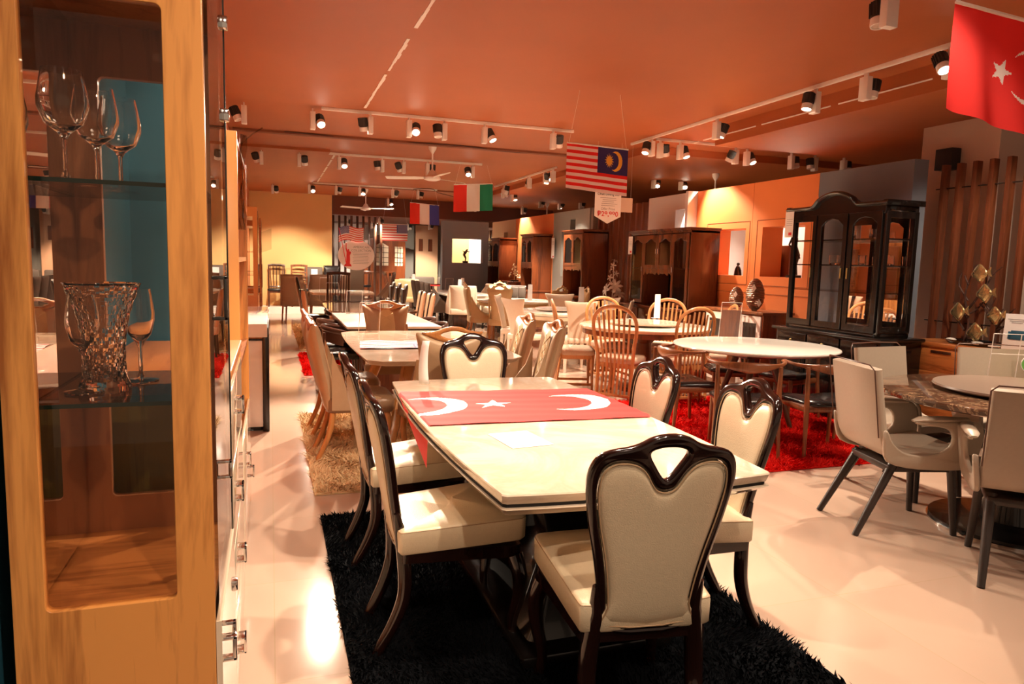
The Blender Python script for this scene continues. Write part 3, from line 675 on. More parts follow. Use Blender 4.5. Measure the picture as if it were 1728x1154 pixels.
def make_rococo_chair():
    t=thing('dining_chair','x','chair')
    def bend(v): v.y+=-.19-.2*max(0,v.z-.45)+.6*v.x*v.x; return v
    out=smooth2(mir([(0,.38),(.16,.38),(.17,.5),(.165,.62),(.18,.75),(.215,.88),(.23,.95),(.21,.985),(.12,.98),(0,.975)]),3)
    G().puff(out,(0,.68),.045,1.0,7,XZ,bend).obj('backrest','leather_gold',t,50)
    rail=smooth2(mir([(0,.955),(.07,.955),(.11,.965),(.16,.955),(.215,.93),(.235,.965),(.21,1.0),(.17,.995),(.135,1.01),(.11,1.04),(.07,1.035),(.04,1.06),(.015,1.055),(0,1.075)]),2)
    hole=smooth2(mir([(0,.975),(.05,.975),(.085,.995),(.05,1.015),(.02,1.03),(0,1.035)]),2)
    G().shape([rail,hole],.04,.014,XZ,bend).obj('carved_crest','leather_gold',t,60)
    G().sph((0,0,0),.03,10,(1,.5,.8),Matrix.Translation(bend(Vector((0,0,1.06))))).obj('carved_knob','oak_honey',t,60)
    base=smooth2([(-.19,-.21),(0,-.22),(.19,-.21),(.23,0),(.245,.2),(0,.25),(-.245,.2),(-.23,0)],3)
    G().loft([[Vector((p[0]*k,p[1]*k,z)) for p in base] for z,k in ((.34,.97),(.36,1),(.44,1),(.47,.93),(.485,.7),(.487,.2))]).obj('seat','leather_gold',t,50)
    for s in (-1,1):
        P=smooth2([(s*.20,-.22,.80),(s*.215,-.14,.68),(s*.225,-.05,.56),(s*.235,.06,.50),(s*.238,.16,.46),(s*.24,.2,.40)],3,False)
        G().tube(P,[(.016,.016)]*len(P),8).obj('side_frame','leather_gold',t,60)
        G().loft([[Vector((s*x,y0,zb)),Vector((s*(x+.015),y0,zb)),Vector((s*(x+.015),y0,zt)),Vector((s*x,y0,zt))] for x,y0,zb,zt in ((.18,-.20,.38,.82),(.20,-.12,.38,.66),(.215,-.02,.38,.55),(.225,.08,.38,.5))]).obj('side_wing','leather_gold',t,50)
        G().tube(smooth2([(s*.17,-.19,.38),(s*.175,-.2,.25),(s*.17,-.26,.1),(s*.165,-.3,0)],3,False),[.022-.007*i/9 for i in range(10)],8).obj('leg','oak_honey',t,60)
        G().tube(smooth2([(s*.19,.17,.36),(s*.21,.2,.26),(s*.2,.19,.12),(s*.2,.21,0)],3,False),[.026-.01*i/9 for i in range(10)],8).obj('leg','oak_honey',t,60)
    return t
def make_flare_chair():
    t=thing('dining_chair','x','chair')
    def bend(v): v.y+=-.19-.26*max(0,v.z-.5)-.12*max(0,v.z-.8)+.9*v.x*v.x*max(0,v.z-.4); return v
    out=smooth2(mir([(0,.42),(.13,.42),(.15,.55),(.165,.7),(.195,.85),(.24,.955),(.2,.965),(.1,.955),(0,.95)]),3)
    G().puff(out,(0,.68),.018,1.0,6,XZ,bend).obj('backrest','leather_cream',t,50)
    G().loft([[Vector((p[0]*k,p[1]*k,z)) for p in rrect(.42,.42,.05,4)] for z,k in ((.39,.97),(.40,1),(.45,1),(.468,.93),(.472,.3))]).obj('seat','leather_cream',t,50)
    legs4(t,'cream_lacquer',.18,.18,.16,.18,.41,.024,.016,.015,True)
    return t
def make_barrel_chair(mat='leather_brown',wmat='walnut_dark'):
    t=thing('armchair','x','chair')
    P=[];R=[]
    for k in range(21):
        a=PI+(k/20)*PI; P.append((.27*math.cos(a),.24*math.sin(a)+.05,.67+.05*math.sin(k/20*PI))); R.append((.028,.014))
    P=[(P[0][0],P[0][1]+.12,.655)]+P+[(P[-1][0],P[-1][1]+.12,.655)]; R=[(.024,.014)]+R+[(.024,.014)]
    G().tube(P,R,8,up=(0,0,1)).obj('arm_rail',mat,t,60)
    P2=[(x*.96,y*.96,z-.14) for x,y,z in P]
    G().loft([[Vector(a)*1.0,Vector(b_)] for a,b_ in zip(P[2:-2],P2[2:-2])],cap=False,wrap=False).obj('back_panel',mat,t,60)
    G().loft([[Vector((p[0]*k,p[1]*k,z)) for p in rrect(.46,.44,.06,4)] for z,k in ((.39,.97),(.40,1),(.45,1),(.468,.93),(.472,.3))]).obj('seat','leather_black',t,50)
    for s in (-1,1):
        for y in (-.18,.19): G().tube([(s*.25,y,.66 if y>0 else .68),(s*.235,y,.4),(s*.24,y*1.08,0)],[.014,.018,.012],8).obj('leg',wmat,t,60)
    return t
# ================= helper: cloth / print grids with a painted colour attribute
def grid(name,nx,ny,posf,colf,mat='flag_cloth',parent=None,thick=0):
    vs_=[]; fs=[]; cols=[]
    for j in range(ny+1):
        for i in range(nx+1): vs_.append(posf(i/nx,j/ny))
    for j in range(ny):
        for i in range(nx):
            a=j*(nx+1)+i; fs.append((a,a+1,a+nx+2,a+nx+1)); cols.append(colf((i+.5)/nx,(j+.5)/ny))
    me=bpy.data.meshes.new(name); me.from_pydata(vs_,[],fs); at=me.color_attributes.new('Col','FLOAT_COLOR','CORNER')
    flat=[]
    for c in cols: flat+= [c[0],c[1],c[2],1]*4
    at.data.foreach_set('color',flat); me.shade_smooth(); me.materials.append(MATS[mat])
    o=bpy.data.objects.new(name,me); COL.objects.link(o)
    if parent: o.parent=parent
    if thick:
        md=o.modifiers.new('thick','SOLIDIFY'); md.thickness=thick; md.offset=0
    return o
RED=(.80,.012,.008); WHT=(.86,.80,.78); BLU=(.03,.035,.20); NAV=(.035,.015,.10); YEL=(.85,.42,.04); GRN=(.02,.30,.13)
def instar(x,y,n,r0,r1,rot=0):
    r=math.hypot(x,y)
    if r>r0: return False
    a=(math.atan2(y,x)-rot)%(2*PI/n); a=min(a,2*PI/n-a); h=PI/n
    # edge from (r0,0) to (r1 at angle h)
    x0,y0=r0,0; x1,y1=r1*math.cos(h),r1*math.sin(h); px,py=r*math.cos(a),r*math.sin(a)
    return (x1-x0)*(py-y0)-(y1-y0)*(px-x0)>=0
def turk(u,v,ar=1.5,mirror=True):  # u right, v up; mirrored flag: moon on the right, star left of it
    x=(1-u)*ar if mirror else u*ar; y=v
    if math.hypot(x-.5,y-.5)<.25 and math.hypot(x-.5625,y-.5)>=.2: return WHT
    if instar(x-.83,y-.5,5,.125,.125*.382,PI): return WHT
    return RED
def malay(u,v):
    x=1-u
    if x<.5 and v>6/14:
        X=x*2; Y=v
        cx,cy=.40,.715
        if math.hypot(X-cx+.0,(Y-cy))<.215 and math.hypot(X-cx-.085,Y-cy)>.185: return YEL
        if instar(X-.61,Y-cy,14,.155,.085,.1): return YEL
        return NAV
    return RED if int(v*14)%2==1 else (.86,.66,.60)
def usa(u,v,mirror=False):
    x=1-u if mirror else u
    if x<.42 and v>6/13:
        X=x/.42; Y=(v-6/13)/(7/13)
        for r in range(9):
            for c in range(6 if r%2==0 else 5):
                sx=(c*2+1+(r%2))/12; sy=(r+1)/10
                if math.hypot((X-sx)*1.3,(Y-sy))<.036: return WHT
        return (.06,.05,.20)
    return (.72,.10,.08) if int((1-v)*13)%2==0 else WHT
def tri(c1,c2,c3): return lambda u,v: c1 if u<1/3 else (c2 if u<2/3 else c3)
def hang(name,label,x0,x1,y0,y1,ztop,zl,zr,hl,hr,colf,nx,ny,wave=.012,group=None,zc=CZ):
    t=thing(name,label,'flag',(x0,y0,ztop),0,group)
    def pos(u,v):
        x=(x1-x0)*u; y=(y1-y0)*u+wave*math.sin(u*17+v*2)*(.3+.7*(1-v)); top=zl+(zr-zl)*u-ztop; h=hl+(hr-hl)*u
        return (x,y,top-h*(1-v))
    grid('cloth',nx,ny,pos,colf,'flag_cloth',t)
    G().tube([(0,0,zl-ztop),(x1-x0,y1-y0,zr-ztop)],.008,8).obj('hem_rod','white_paint',t)
    for u in (.03,.97):
        a=Vector(((x1-x0)*u,(y1-y0)*u,zl+(zr-zl)*u-ztop)); 
        G().tube([a,Vector((a.x+(.5-u)*.2,a.y,zc-ztop))],.0015,5).obj('string','white_paint',t)
    return t
# ================= tables
def slab(t,name,outline,z0,z1,mat,bev=.004,k0=1,k1=1):
    g=G()
    c=Vector((sum(p[0] for p in outline)/len(outline),sum(p[1] for p in outline)/len(outline)))
    def ring(z,k,ins=0):
        lp=[]
        for p in outline:
            d=Vector(p[:2])-c; L=d.length; q=c+d*k*(1-ins/max(L,.01)); lp.append(Vector((q.x,q.y,z)))
        return lp
    loops=[ring(z0,k0,bev),ring(z0+bev,k0),ring(z1-bev,k1),ring(z1,k1,bev)]
    g.loft(loops); return g.obj(name,mat,t,30)
def boat(w,l,clip,bowx,bowy,n=8):
    """rectangle with bowed edges and clipped corners, centred"""
    o=[]
    def edge(a,b_,bx,by):
        for k in range(n+1):
            u=k/n; s=4*u*(1-u); o.append((a[0]+(b_[0]-a[0])*u+bx*s,a[1]+(b_[1]-a[1])*u+by*s))
    W,L=w/2,l/2
    edge((-W+clip,-L),(W-clip,-L),0,-bowy); edge((W,-L+clip),(W,L-clip),bowx,0); edge((W-clip,L),(-W+clip,L),0,bowy); edge((-W,L-clip),(-W,-L+clip),-bowx,0)
    return o
# ================= rugs with real pile
import numpy as np
def rug(name,label,x0,x1,y0,y1,mat,n,hgt=.035,wid=.006,seed=1,wild=.6,cat='rug'):
    t=thing(name,label,cat,((x0+x1)/2,(y0+y1)/2,0))
    w_,l_=x1-x0,y1-y0
    G().box((0,0,.006),(w_,l_,.012),.004).obj('backing',mat,t)
    R=np.random.RandomState(seed)
    px=R.uniform(-w_/2,w_/2,n); py=R.uniform(-l_/2,l_/2,n)
    # clumps: neighbouring tufts lean alike
    ax=np.sin(px*9+3*np.sin(py*5+seed))+np.sin(py*13+px*4); ay=np.cos(py*8+2*np.sin(px*7))+np.sin(px*17)
    lx=(ax*.012+R.normal(0,.012,n))*wild/.6; ly=(ay*.012+R.normal(0,.012,n))*wild/.6
    h=hgt*R.uniform(.55,1.1,n); an=R.uniform(0,2*np.pi,n); dx=np.cos(an)*wid; dy=np.sin(an)*wid
    V=np.zeros((n,5,3)); V[:,0]=np.c_[px-dx,py-dy,np.full(n,.008)]; V[:,1]=np.c_[px+dx,py+dy,np.full(n,.008)]
    V[:,2]=np.c_[px+lx*.5+dx*.8,py+ly*.5+dy*.8,h*.6]; V[:,3]=np.c_[px+lx*.5-dx*.8,py+ly*.5-dy*.8,h*.6]; V[:,4]=np.c_[px+lx*1.4,py+ly*1.4,h]
    me=bpy.data.meshes.new('pile'); base=(np.arange(n)*5)[:,None]
    lv=(base+np.array([[0,1,2,3,3,2,4]])).ravel(); ls=(np.arange(n)[:,None]*7+np.array([[0,4]])).ravel(); lt=np.tile([4,3],n)
    me.vertices.add(n*5); me.vertices.foreach_set('co',V.ravel()); me.loops.add(len(lv)); me.loops.foreach_set('vertex_index',lv.astype(np.int32))
    me.polygons.add(len(ls)); me.polygons.foreach_set('loop_start',ls.astype(np.int32)); me.update(calc_edges=True); me.validate()
    me.materials.append(MATS[mat]); o=bpy.data.objects.new('pile',me); COL.objects.link(o); o.parent=t; o['kind']='stuff'
    return t
# ================= RUGS
rug('shag_rug','black shag rug under the marble table with the red runner',.25,1.9,.55,3.97,'shag_black',75000,.036,.004,1,.42)
rug('shag_rug','light beige shag rug under the tan leather chairs along the aisle',.24,2.3,4.35,6.65,'shag_beige',30000,.045,.006,2,.9)
rug('shag_rug','small strip of red shag rug at the aisle, beyond the beige one',.38,2.0,8.95,11.0,'shag_red',12000,.05,.009,3)
rug('shag_rug','far beige shag rug with dark spots at the aisle beyond the red strip',.42,2.0,11.4,15.6,'shag_beige',9000,.06,.014,4)
rug('shag_rug','bright red shag rug under the round white table',3.05,5.25,4.08,6.6,'shag_red',42000,.05,.006,5,.9)
# ================= MAIN MARBLE TABLE
t=thing('dining_table','long cream marble table with clipped corners and a black edge line, red runner across it','table',(1.13,2.96,0))
o=boat(.965,2.05,.012,.045,.03)
slab(t,'tabletop',o,.728,.76,'marble_cream',.004,.992,1)
slab(t,'edge_band',o,.716,.728,'matte_black',.001,.985,.985)
slab(t,'lower_top',o,.67,.716,'marble_cream',.003,.93,1)
for s in (-1,1):
    G().loft([[Vector((x,y+s*.55,z)) for x,y in rrect(a,b_,.03,3)] for z,a,b_ in ((.05,.50,.22),(.12,.42,.18),(.35,.30,.14),(.60,.42,.2),(.67,.6,.3))]).obj('pedestal','black_lacquer',t)
G().box((0,0,.035),(.6,1.5,.05),.01).obj('base_plate','black_lacquer',t)
G().box((0,0,.645),(.66,1.5,.05),.01).obj('under_frame','black_lacquer',t)
# red runner with white moons, hanging over the left edge
def runcol(u,v):
    x=u*1.42; y=v*.70
    X=(x-.0); 
    def moon(cx,cy,r): return math.hypot((x-cx)*1.0,(y-cy)*1.15)<r and math.hypot((x-cx+.075),(y-cy)*1.15)>=r*.80
    if moon(.20,.36,.21) or moon(1.06,.36,.215): return WHT
    if instar((x-.56),(y-.36)*1.35,5,.115,.045,.3): return WHT
    return RED
def runpos(u,v):
    # u across the table from the left hanging corner to the right; v from near to far
    yn=2.86-.05*u; yf=3.63-.11*u; y=yn+(yf-yn)*v; L=u*1.20-.19*(1-v)**1.0*1.0; x=.635+L+.0
    edge=.625
    z=.766+.0012*math.sin(u*23+v*9)+.0008*math.sin(v*40+u*5)
    if x<edge:
        d=edge-x; x=edge-.008-.02*d; z=.76-d*1.0+.0
    if x>1.66: d=x-1.66; x=1.664; z-=d
    return (x-.63,y-3.2,z-.76)
t=thing('table_runner','red cloth runner with white moons and a star lying across the marble table','runner',(.63,3.2,.76))
grid('cloth',260,120,runpos,runcol,'flag_cloth',t)
t=thing('paper_sheet','white paper sheet lying flat on the marble table near the red runner','paper',(.92,2.56,.762),.12)
G().box((0,0,0),(.175,.235,.0015),0).obj('sheet','paper',t); G().box((-.04,-.10,.0012),(.055,.01,.0008),0).obj('printed_mark','print_grey',t); G().box((.045,-.102,.0012),(.05,.003,.0008),0).obj('printed_line','print_grey',t)
t=thing('card_stand','curled paper price card leaning at the far left corner of the marble table','card',(.80,3.87,.762),-.5)
g=G(); g.loft([[Vector((-.02+.04*u*u+x,-.07*u,u*.25)) for x in (0,.06-.02*u)] for u in [k/8 for k in range(9)]],cap=False,wrap=False); o_=g.obj('card','paper',t); md=o_.modifiers.new('t','SOLIDIFY'); md.thickness=.0015

# heart chairs
series(make_heart_chair,[
 (1.06,1.95,math.radians(-8),'pearl heart-back chair in the foreground, back turned to us, at the marble table end'),
 (.655,2.62,-PI/2-.02,'pearl heart-back chair on the aisle side of the marble table, nearer of the two'),
 (.655,3.42,-PI/2+.02,'pearl heart-back chair on the aisle side of the marble table, farther of the two'),
 (1.56,2.42,PI/2-.1,'pearl heart-back chair right of the marble table, nearer to the grey armchairs'),
 (1.52,3.08,PI/2-.05,'pearl heart-back chair right of the marble table, beside the end of the red runner'),
 (1.19,3.92,PI,'pearl leather heart-back chair at the far end of the marble table, facing us')],'heart-back chairs around the marble table')
# ================= SECOND TABLE with tan chairs
t=thing('dining_table','second long pale marble table with a folded flag cloth and slanted wooden legs','table',(1.19,5.83,0))
slab(t,'tabletop',boat(1.14,2.05,.10,.03,.02),.715,.76,'marble_cream',.005,.95,1)
for sy in (-1,1):
    for sx in (-1,1): G().tube([(sx*.20,sy*.6,.72),(sx*.42,sy*.86,0)],[(.035,.055),(.025,.03)],8).obj('leg','oak_honey',t)
    G().b(-.25,.25,sy*.6-.04,sy*.6+.04,.66,.715,.004).obj('cross_beam','oak_honey',t)
t=thing('flag_runner','folded cloth with stars and stripes lying on the second table','flag',(.64,5.45,.765))
grid('cloth',200,60,lambda u,v:(u*1.0+.06*v,v*.52-.05*u,.004+.002*math.sin(u*20+v*11)),lambda u,v:(.05,.05,.22) if (u>.42 and v<.55 and not ((int(u*60)+int(v*26))%2==0 and int(v*26)%2==0)) else ((.72,.06,.06) if int((v*.8+.25*math.sin(u*5)*.4+u*.3)*11)%2==0 else WHT),'flag_cloth',t)
series(make_wing_chair,[
 (.60,5.25,-PI/2,'tan leather chair with wooden rail on the aisle side of the second table, nearer one'),
 (.60,6.0,-PI/2+.03,'tan leather chair with wooden rail on the aisle side of the second table, farther one'),
 (1.10,4.76,.03,'tan leather chair with wooden handle rail, directly behind the far heart-back chair'),
 (1.10,6.93,PI-.03,'gold-lit leather chair with quilted back panel at the far end of the second table'),
 (1.72,5.0,PI/2-.12,'dark tan leather chair on the right side of the second table, nearer of the two'),
 (1.72,5.62,PI/2-.08,'dark tan leather chair on the right side of the second table, farther of the two')],'tan leather chairs around the second table')
# ================= THIRD TABLE white with black corner
t=thing('dining_table','third table with a plain white top and brown panel base','table',(1.22,8.25,0))
slab(t,'tabletop',rrect(.98,1.9,.01,2),.735,.76,'table_white',.002)
slab(t,'apron',rrect(.96,1.88,.01,2),.70,.735,'charcoal_wood',.001)
for s in (-1,1): G().loft([[Vector((x,y+s*.6,z)) for x,y in rrect(a,.12,.01,2)] for z,a in ((0,.4),(.7,.8))]).obj('pedestal_panel','mahogany',t)
series(make_barrel_chair,[
 (1.74,8.0,PI/2,'brown leather barrel armchair right of the white third table, nearer one'),
 (1.76,8.7,PI/2,'brown leather barrel armchair right of the white third table, farther one'),
 (.70,7.75,-PI/2,'black seated low armchair on the aisle side of the white third table, nearer one'),
 (.70,8.5,-PI/2,'black seated low armchair on the aisle side of the white third table, farther one')],'low armchairs around the third table')
# ================= FOURTH and FIFTH tables
t=thing('dining_table','fourth table with reddish glossy wood top and clipped corners','table',(1.32,10.35,0))
slab(t,'tabletop',boat(1.15,1.95,.14,.02,.01),.73,.76,'marble_brown',.004)
G().box((0,0,.7),(.8,1.5,.06),.01).obj('apron','mahogany',t)
for s in (-1,1): G().box((0,s*.6,.36),(.4,.1,.64),.02).obj('pedestal','mahogany',t)
def salmon(): return make_parson('dining_chair','leather_salmon','black_lacquer',h=.98,w=.44,recline=.16,strip='leather_black')
series(salmon,[
 (.70,10.7,-PI/2,'salmon leather chair with a black centre strip on the aisle side of the fourth table'),
 (1.93,10.0,PI/2,'salmon leather chair with a black centre strip right of the fourth table, nearer one'),
 (1.93,10.65,PI/2,'salmon leather chair with a black centre strip right of the fourth table, farther one')],'salmon chairs around the fourth table')
t=thing('glass_table','fifth table with a clear glass top on a dark base','table',(1.35,12.7,0))
slab(t,'glass_top',boat(1.2,1.9,.15,.02,.01),.745,.76,'glass_clear',.002)
G().loft([[Vector((x,y,.740)) for x,y in rrect(1.12,1.8,.1)],[Vector((x,y,.744)) for x,y in rrect(1.12,1.8,.1)]]).obj('shelf_plate','marble_brown',t)
for s in (-1,1): G().box((0,s*.6,.37),(.45,.1,.73),.02).obj('pedestal','walnut_dark',t)
def dkg(): return make_parson('dining_chair','leather_grey','chrome_dark',h=1.02,w=.46,recline=.2,channels=2)
series(dkg,[
 (1.95,12.3,PI/2-.1,'dark grey tufted chair right of the glass table, nearest of three'),
 (1.95,12.95,PI/2-.1,'dark grey tufted chair right of the glass table, middle of three'),
 (1.95,13.6,PI/2-.1,'dark grey tufted chair right of the glass table, farthest of three')],'dark grey tufted chairs by the glass table')
def blk(): return make_parson('dining_chair','leather_black','black_lacquer',h=1.12,w=.44,recline=.2)
series(blk,[(.72,12.6,-PI/2,'tall black chair on the aisle side of the glass table')],'tall black chairs by the aisle')
# ================= SIXTH table
t=thing('dining_table','sixth table with cream rounded top, a dark slat-back chair in front of it','table',(1.40,15.2,0))
slab(t,'tabletop',boat(1.2,1.8,.3,.05,.04),.71,.76,'marble_cream',.01)
G().box((0,0,.36),(.5,.9,.70),.05).obj('pedestal','cream_lacquer',t)
series(lambda:make_slat_chair('dining_chair','walnut_dark','leather_black',1.16,7),[
 (1.20,13.95,.02,'dark slat-back chair with its back to us in front of the cream sixth table'),
 (2.15,14.9,PI/2-.3,'dark slat-back chair seen edge-on right of the cream sixth table')],'dark slat-back chairs by the sixth table')
series(lambda:make_parson('dining_chair','fabric_beige','oak_honey',h=1.06,w=.50,recline=.1,wing=1),[
 (.50,16.7,-.25,'beige upholstered chair with curved wooden legs at the aisle, back turned, before the yellow wall'),
 (1.10,17.0,0,'beige upholstered chair behind the sixth table, left of the grey sign post'),
 (1.80,17.1,0,'beige upholstered chair behind the sixth table, right of the grey sign post'),
 (2.45,16.6,PI/2,'pale draped-looking upholstered chair left of the bar stools')],'beige upholstered chairs at the back')
# back row on the white plinth
series(lambda:make_slat_chair('dining_chair','walnut_dark','leather_black',1.06,5),[((.15,.16),19.35,PI,'dark slat chair with plastic-wrapped back, leftmost on the white plinth by the yellow wall')],'display chairs on the plinth')
series(lambda:make_slat_chair('dining_chair','walnut','leather_black',1.06,5,True),[((.72,.16),19.35,PI,'brown ladder-back chair on the white plinth, second from the left')],'display chairs on the plinth')
series(lambda:make_parson('dining_chair','leather_grey','black_lacquer',h=1.03,w=.46),[((1.09,.16),19.4,PI,'rounded grey chair with a white card on its back, on the plinth')],'display chairs on the plinth')
series(lambda:make_parson('dining_chair','leather_black','black_lacquer',h=1.08,w=.42),[((1.56,.16),19.4,PI,'square black chair on the plinth at the right edge of the yellow wall')],'display chairs on the plinth')
t=thing('plastic_wrap','crumpled clear plastic wrapped over the leftmost chair on the plinth','plastic',(.15,19.28,1.0)); 
g=G(); g.loft([[Vector((.12*math.cos(a)*(1+.1*math.sin(k*3+a*3)),-.02+.01*math.sin(a*5+k),z)) for a in [2*PI*i/12 for i in range(12)]] for k,z in enumerate((-.02,.05,.12,.2,.26))]); g.obj('wrap','glass_tinted',t)
t=thing('price_card','white card on the rounded grey chair on the plinth','card',(1.09,19.30,1.02)); G().box((0,0,0),(.16,.004,.24)).obj('card','paper',t)
# ================= round sign
t=thing('display_sign','round pink sign reading AMERICAN COLLECTION with a flag, on a grey post','sign',(1.83,16.3,0))
G().box((.02,.02,.62),(.29,.05,1.24),.004).obj('post','wall_grey',t)
D=.40
G().shape([[(D*math.cos(a),1.52+.335*math.sin(a)) for a in [2*PI*k/48 for k in range(48)]]],.02,0,XZ).obj('sign_board','sign_pink',t)
grid('printed_flag',120,60,lambda u,v:(-.385+u*.54,-.03+.0,1.80+v*.31+.04*math.sin(u*5.5)+.06*u),lambda u,v:usa(u,v),'sign_print',t,.006)
G().tube([(-.385,-.03,2.12),(-.22,-.03,1.33)],.008,6).obj('printed_flagpole','print_red',t)
G().shape([[(-.27,1.27),(-.10,1.27),(-.12,1.32),(-.14,1.33),(-.135,1.42),(-.14,1.52),(-.115,1.57),(-.125,1.60),(-.15,1.60),(-.16,1.65),(-.185,1.66),(-.195,1.62),(-.215,1.68),(-.215,1.78),(-.23,1.78),(-.235,1.66),(-.215,1.58),(-.22,1.45),(-.225,1.33),(-.25,1.32)]],.004,0,T(0,-.014,0)@XZ).obj('printed_statue','print_red',t)
for i,s_ in enumerate(('AMERICAN','COLLECTION')): G().text(s_,.072,.001,T(.11,-.013,1.70-.075*i)@RX(PI/2)).obj('lettering','print_grey',t)
g=G()
for k in range(8): g.box((.10,-.012,1.57-.033*k),(.36-.02*(k%3),.002,.007))
g.obj('small_print','print_grey',t)
# ================= hanging flags
hang('hanging_flag','big red flag with white moon and star hanging at the top right corner',2.90,3.09,2.50,2.09,2.654,2.654,2.42,.46,.455,lambda u,v:turk(u,v),150,100,.012,zc=2.9)
hang('hanging_flag','hanging flag with red and white stripes and a yellow moon and sun on dark blue',2.737,3.40,6.5,6.5,2.62,2.62,2.60,.43,.46,malay,224,154,.006)
hang('hanging_flag','hanging flag in red, white and green vertical bands',2.985,3.68,12,12,2.74,2.745,2.80,.46,.46,tri((.75,.03,.015),(.75,.68,.62),(.01,.26,.13)),60,20,.02)
hang('hanging_flag','hanging flag in red, white and blue vertical bands',3.073,3.757,16.5,16.5,2.76,2.765,2.73,.48,.46,tri((.75,.03,.015),WHT,(.05,.05,.30)),60,20,.03)
hang('hanging_flag','small distant hanging flag with stars and stripes right of the round sign',2.887,3.585,19.6,19.6,2.40,2.40,2.41,.45,.45,lambda u,v:usa(u,v,True),130,78,.008)
# price banner
t=thing('price_banner','white arrow-shaped price sign reading 29,990 hanging under the striped moon flag','sign',(4.43,9.0,2.02))
G().shape([[(-.2,.1),(0,0),(.2,.1),(.2,.62),(-.2,.62)]],.006,0,XZ).obj('board','paper',t)
G().text('\u20b129,990',.095,.001,T(.0,-.006,.13)@RX(PI/2),bold=.001).obj('price_lettering','print_red',t)
G().text('Offer Price',.048,.001,T(0,-.006,.20)@RX(PI/2)).obj('lettering','print_grey',t)
G().text('Olive Dining Set',.05,.001,T(0,-.006,.40)@RX(PI/2)).obj('lettering','print_dark',t)
g=G()
for k in range(5): g.box((.0+.02*(k%2),-.005,.35-.026*k),(.24-.03*(k%3),.002,.006))
g.obj('small_print','print_grey',t)
g=G()
for k,x in enumerate((-.12,-.05,.0,.05,.09,.13)): g.box((x,-.005,.50),(.012,.002,.06+.02*(k%2))); 
g.box((0,-.005,.54),(.3,.002,.02)); g.obj('printed_picture','print_dark',t)
for x in (-.18,.18): G().tube([(x,0,.62),(x,0,CZ-2.02)],.0015,5).obj('string','white_paint',t)
t=thing('price_banner','second blank price sheet hanging just right of the 29,990 sign','sign',(4.78,9.15,2.3)); G().box((0,0,.0),(.22,.005,.2)).obj('board','pillar_beige',t)
for x in (-.08,.08): G().tube([(x,0,.1),(x,0,CZ-2.3)],.0015,5).obj('string','white_paint',t)
# ================= ROUND WHITE TABLE with elbow chairs
def round_table(name,label,c,r,topmat,legmat,kind='legs',th=.035,zt=.76,susan=None):
    t=thing(name,label,'table',(c[0],c[1],0))
    G().lathe([(.001,zt-th),(r-.05,zt-th),(r-.012,zt-th+.012),(r,zt-.012),(r-.004,zt-.003),(r-.012,zt),(.001,zt)],seg=72).obj('tabletop',topmat,t,30)
    if kind=='legs':
        G().box((0,0,zt-th-.03),(.6,.6,.05),.02).obj('under_frame',legmat,t)
        for k in range(4):
            a=PI/4+PI/2*k; G().tube([(.14*math.cos(a),.14*math.sin(a),zt-th-.03),(.36*math.cos(a),.36*math.sin(a),0)],[(.032,.032),(.02,.02)],10).obj('leg',legmat,t)
    elif kind=='pedestal':
        G().lathe([(.001,0),(.30,0),(.30,.05),(.12,.09),(.08,.2),(.10,.4),(.09,.55),(.2,.66),(.34,zt-th)]).obj('pedestal',legmat,t)
        G().lathe([(r*.55,zt-th-.05),(r*.95,zt-th-.05),(r*.95,zt-th),(r*.55,zt-th)],seg=48).obj('apron_ring',legmat,t)
    return t
round_table('round_table','round table with a smooth white top on dark wooden legs over the red rug',(4.184,5.372),.73,'table_white','walnut_dark')
series(make_elbow_chair,[
 (3.52,4.60,face(.66,.77)*.75,'wooden elbow chair near left of the white round table, between two heart-back chairs'),
 (4.10,4.42,face(.02,1)-.15,'wooden elbow chair near right of the white round table, behind the grey armchair'),
 (3.48,5.42,face(1,-.05),'wooden elbow chair at the left of the white round table, touching the slatted chairs'),
 (4.45,6.08,face(-.3,-1),'wooden elbow chair at the far side of the white round table, only its rail showing'),
 (4.76,5.62,face(-1,-.2),'wooden elbow chair far right of the white round table, before the black cabinet'),
 (4.86,4.72,face(-.7,.7),'wooden elbow chair at the right of the white round table, hidden by the grey armchairs')],'elbow chairs around the white round table')
# ================= DARK MARBLE TABLE with grey armchairs
t=round_table('round_table','round dark brown marble table at the right edge of the picture',(4.06,2.82),.75,'marble_brown','black_lacquer','none',.045,.78)
G().lathe([(.001,.012),(.42,.012),(.42,.03),(.16,.05),(.12,.35),(.16,.66),(.3,.735),(.001,.735)],seg=40).obj('pedestal','black_lacquer',t)
G().lathe([(.40,0),(.43,0),(.43,.012),(.40,.012)],seg=40).obj('base_ring','chrome',t)
t=thing('lazy_susan','brown turntable lying on the dark marble table','turntable',(4.09,2.84,.78))
G().cyl((0,0,.008),.14,.016,32).obj('bearing','chrome_dark',t); G().lathe([(.001,.016),(.455,.016),(.465,.024),(.46,.034),(.001,.036)],seg=64).obj('plate','susan_top',t)
series(make_shell_chair,[
 (3.42,3.06,face(.966,-.26),'light grey armchair with round arm cut-outs, seen side-on left of the dark marble table'),
 (4.05,3.54,face(.05,-1),'light grey armchair facing us, between the dark marble table and the teak sideboard'),
 (3.50,2.36,face(.72,.69),'light grey leather armchair cut by the right edge of the picture, its back to us'),
 (4.72,3.38,face(-.5,-.85),'light grey leather armchair behind the dark marble table, right one beside the brochure')],'grey shell armchairs around the dark marble table')
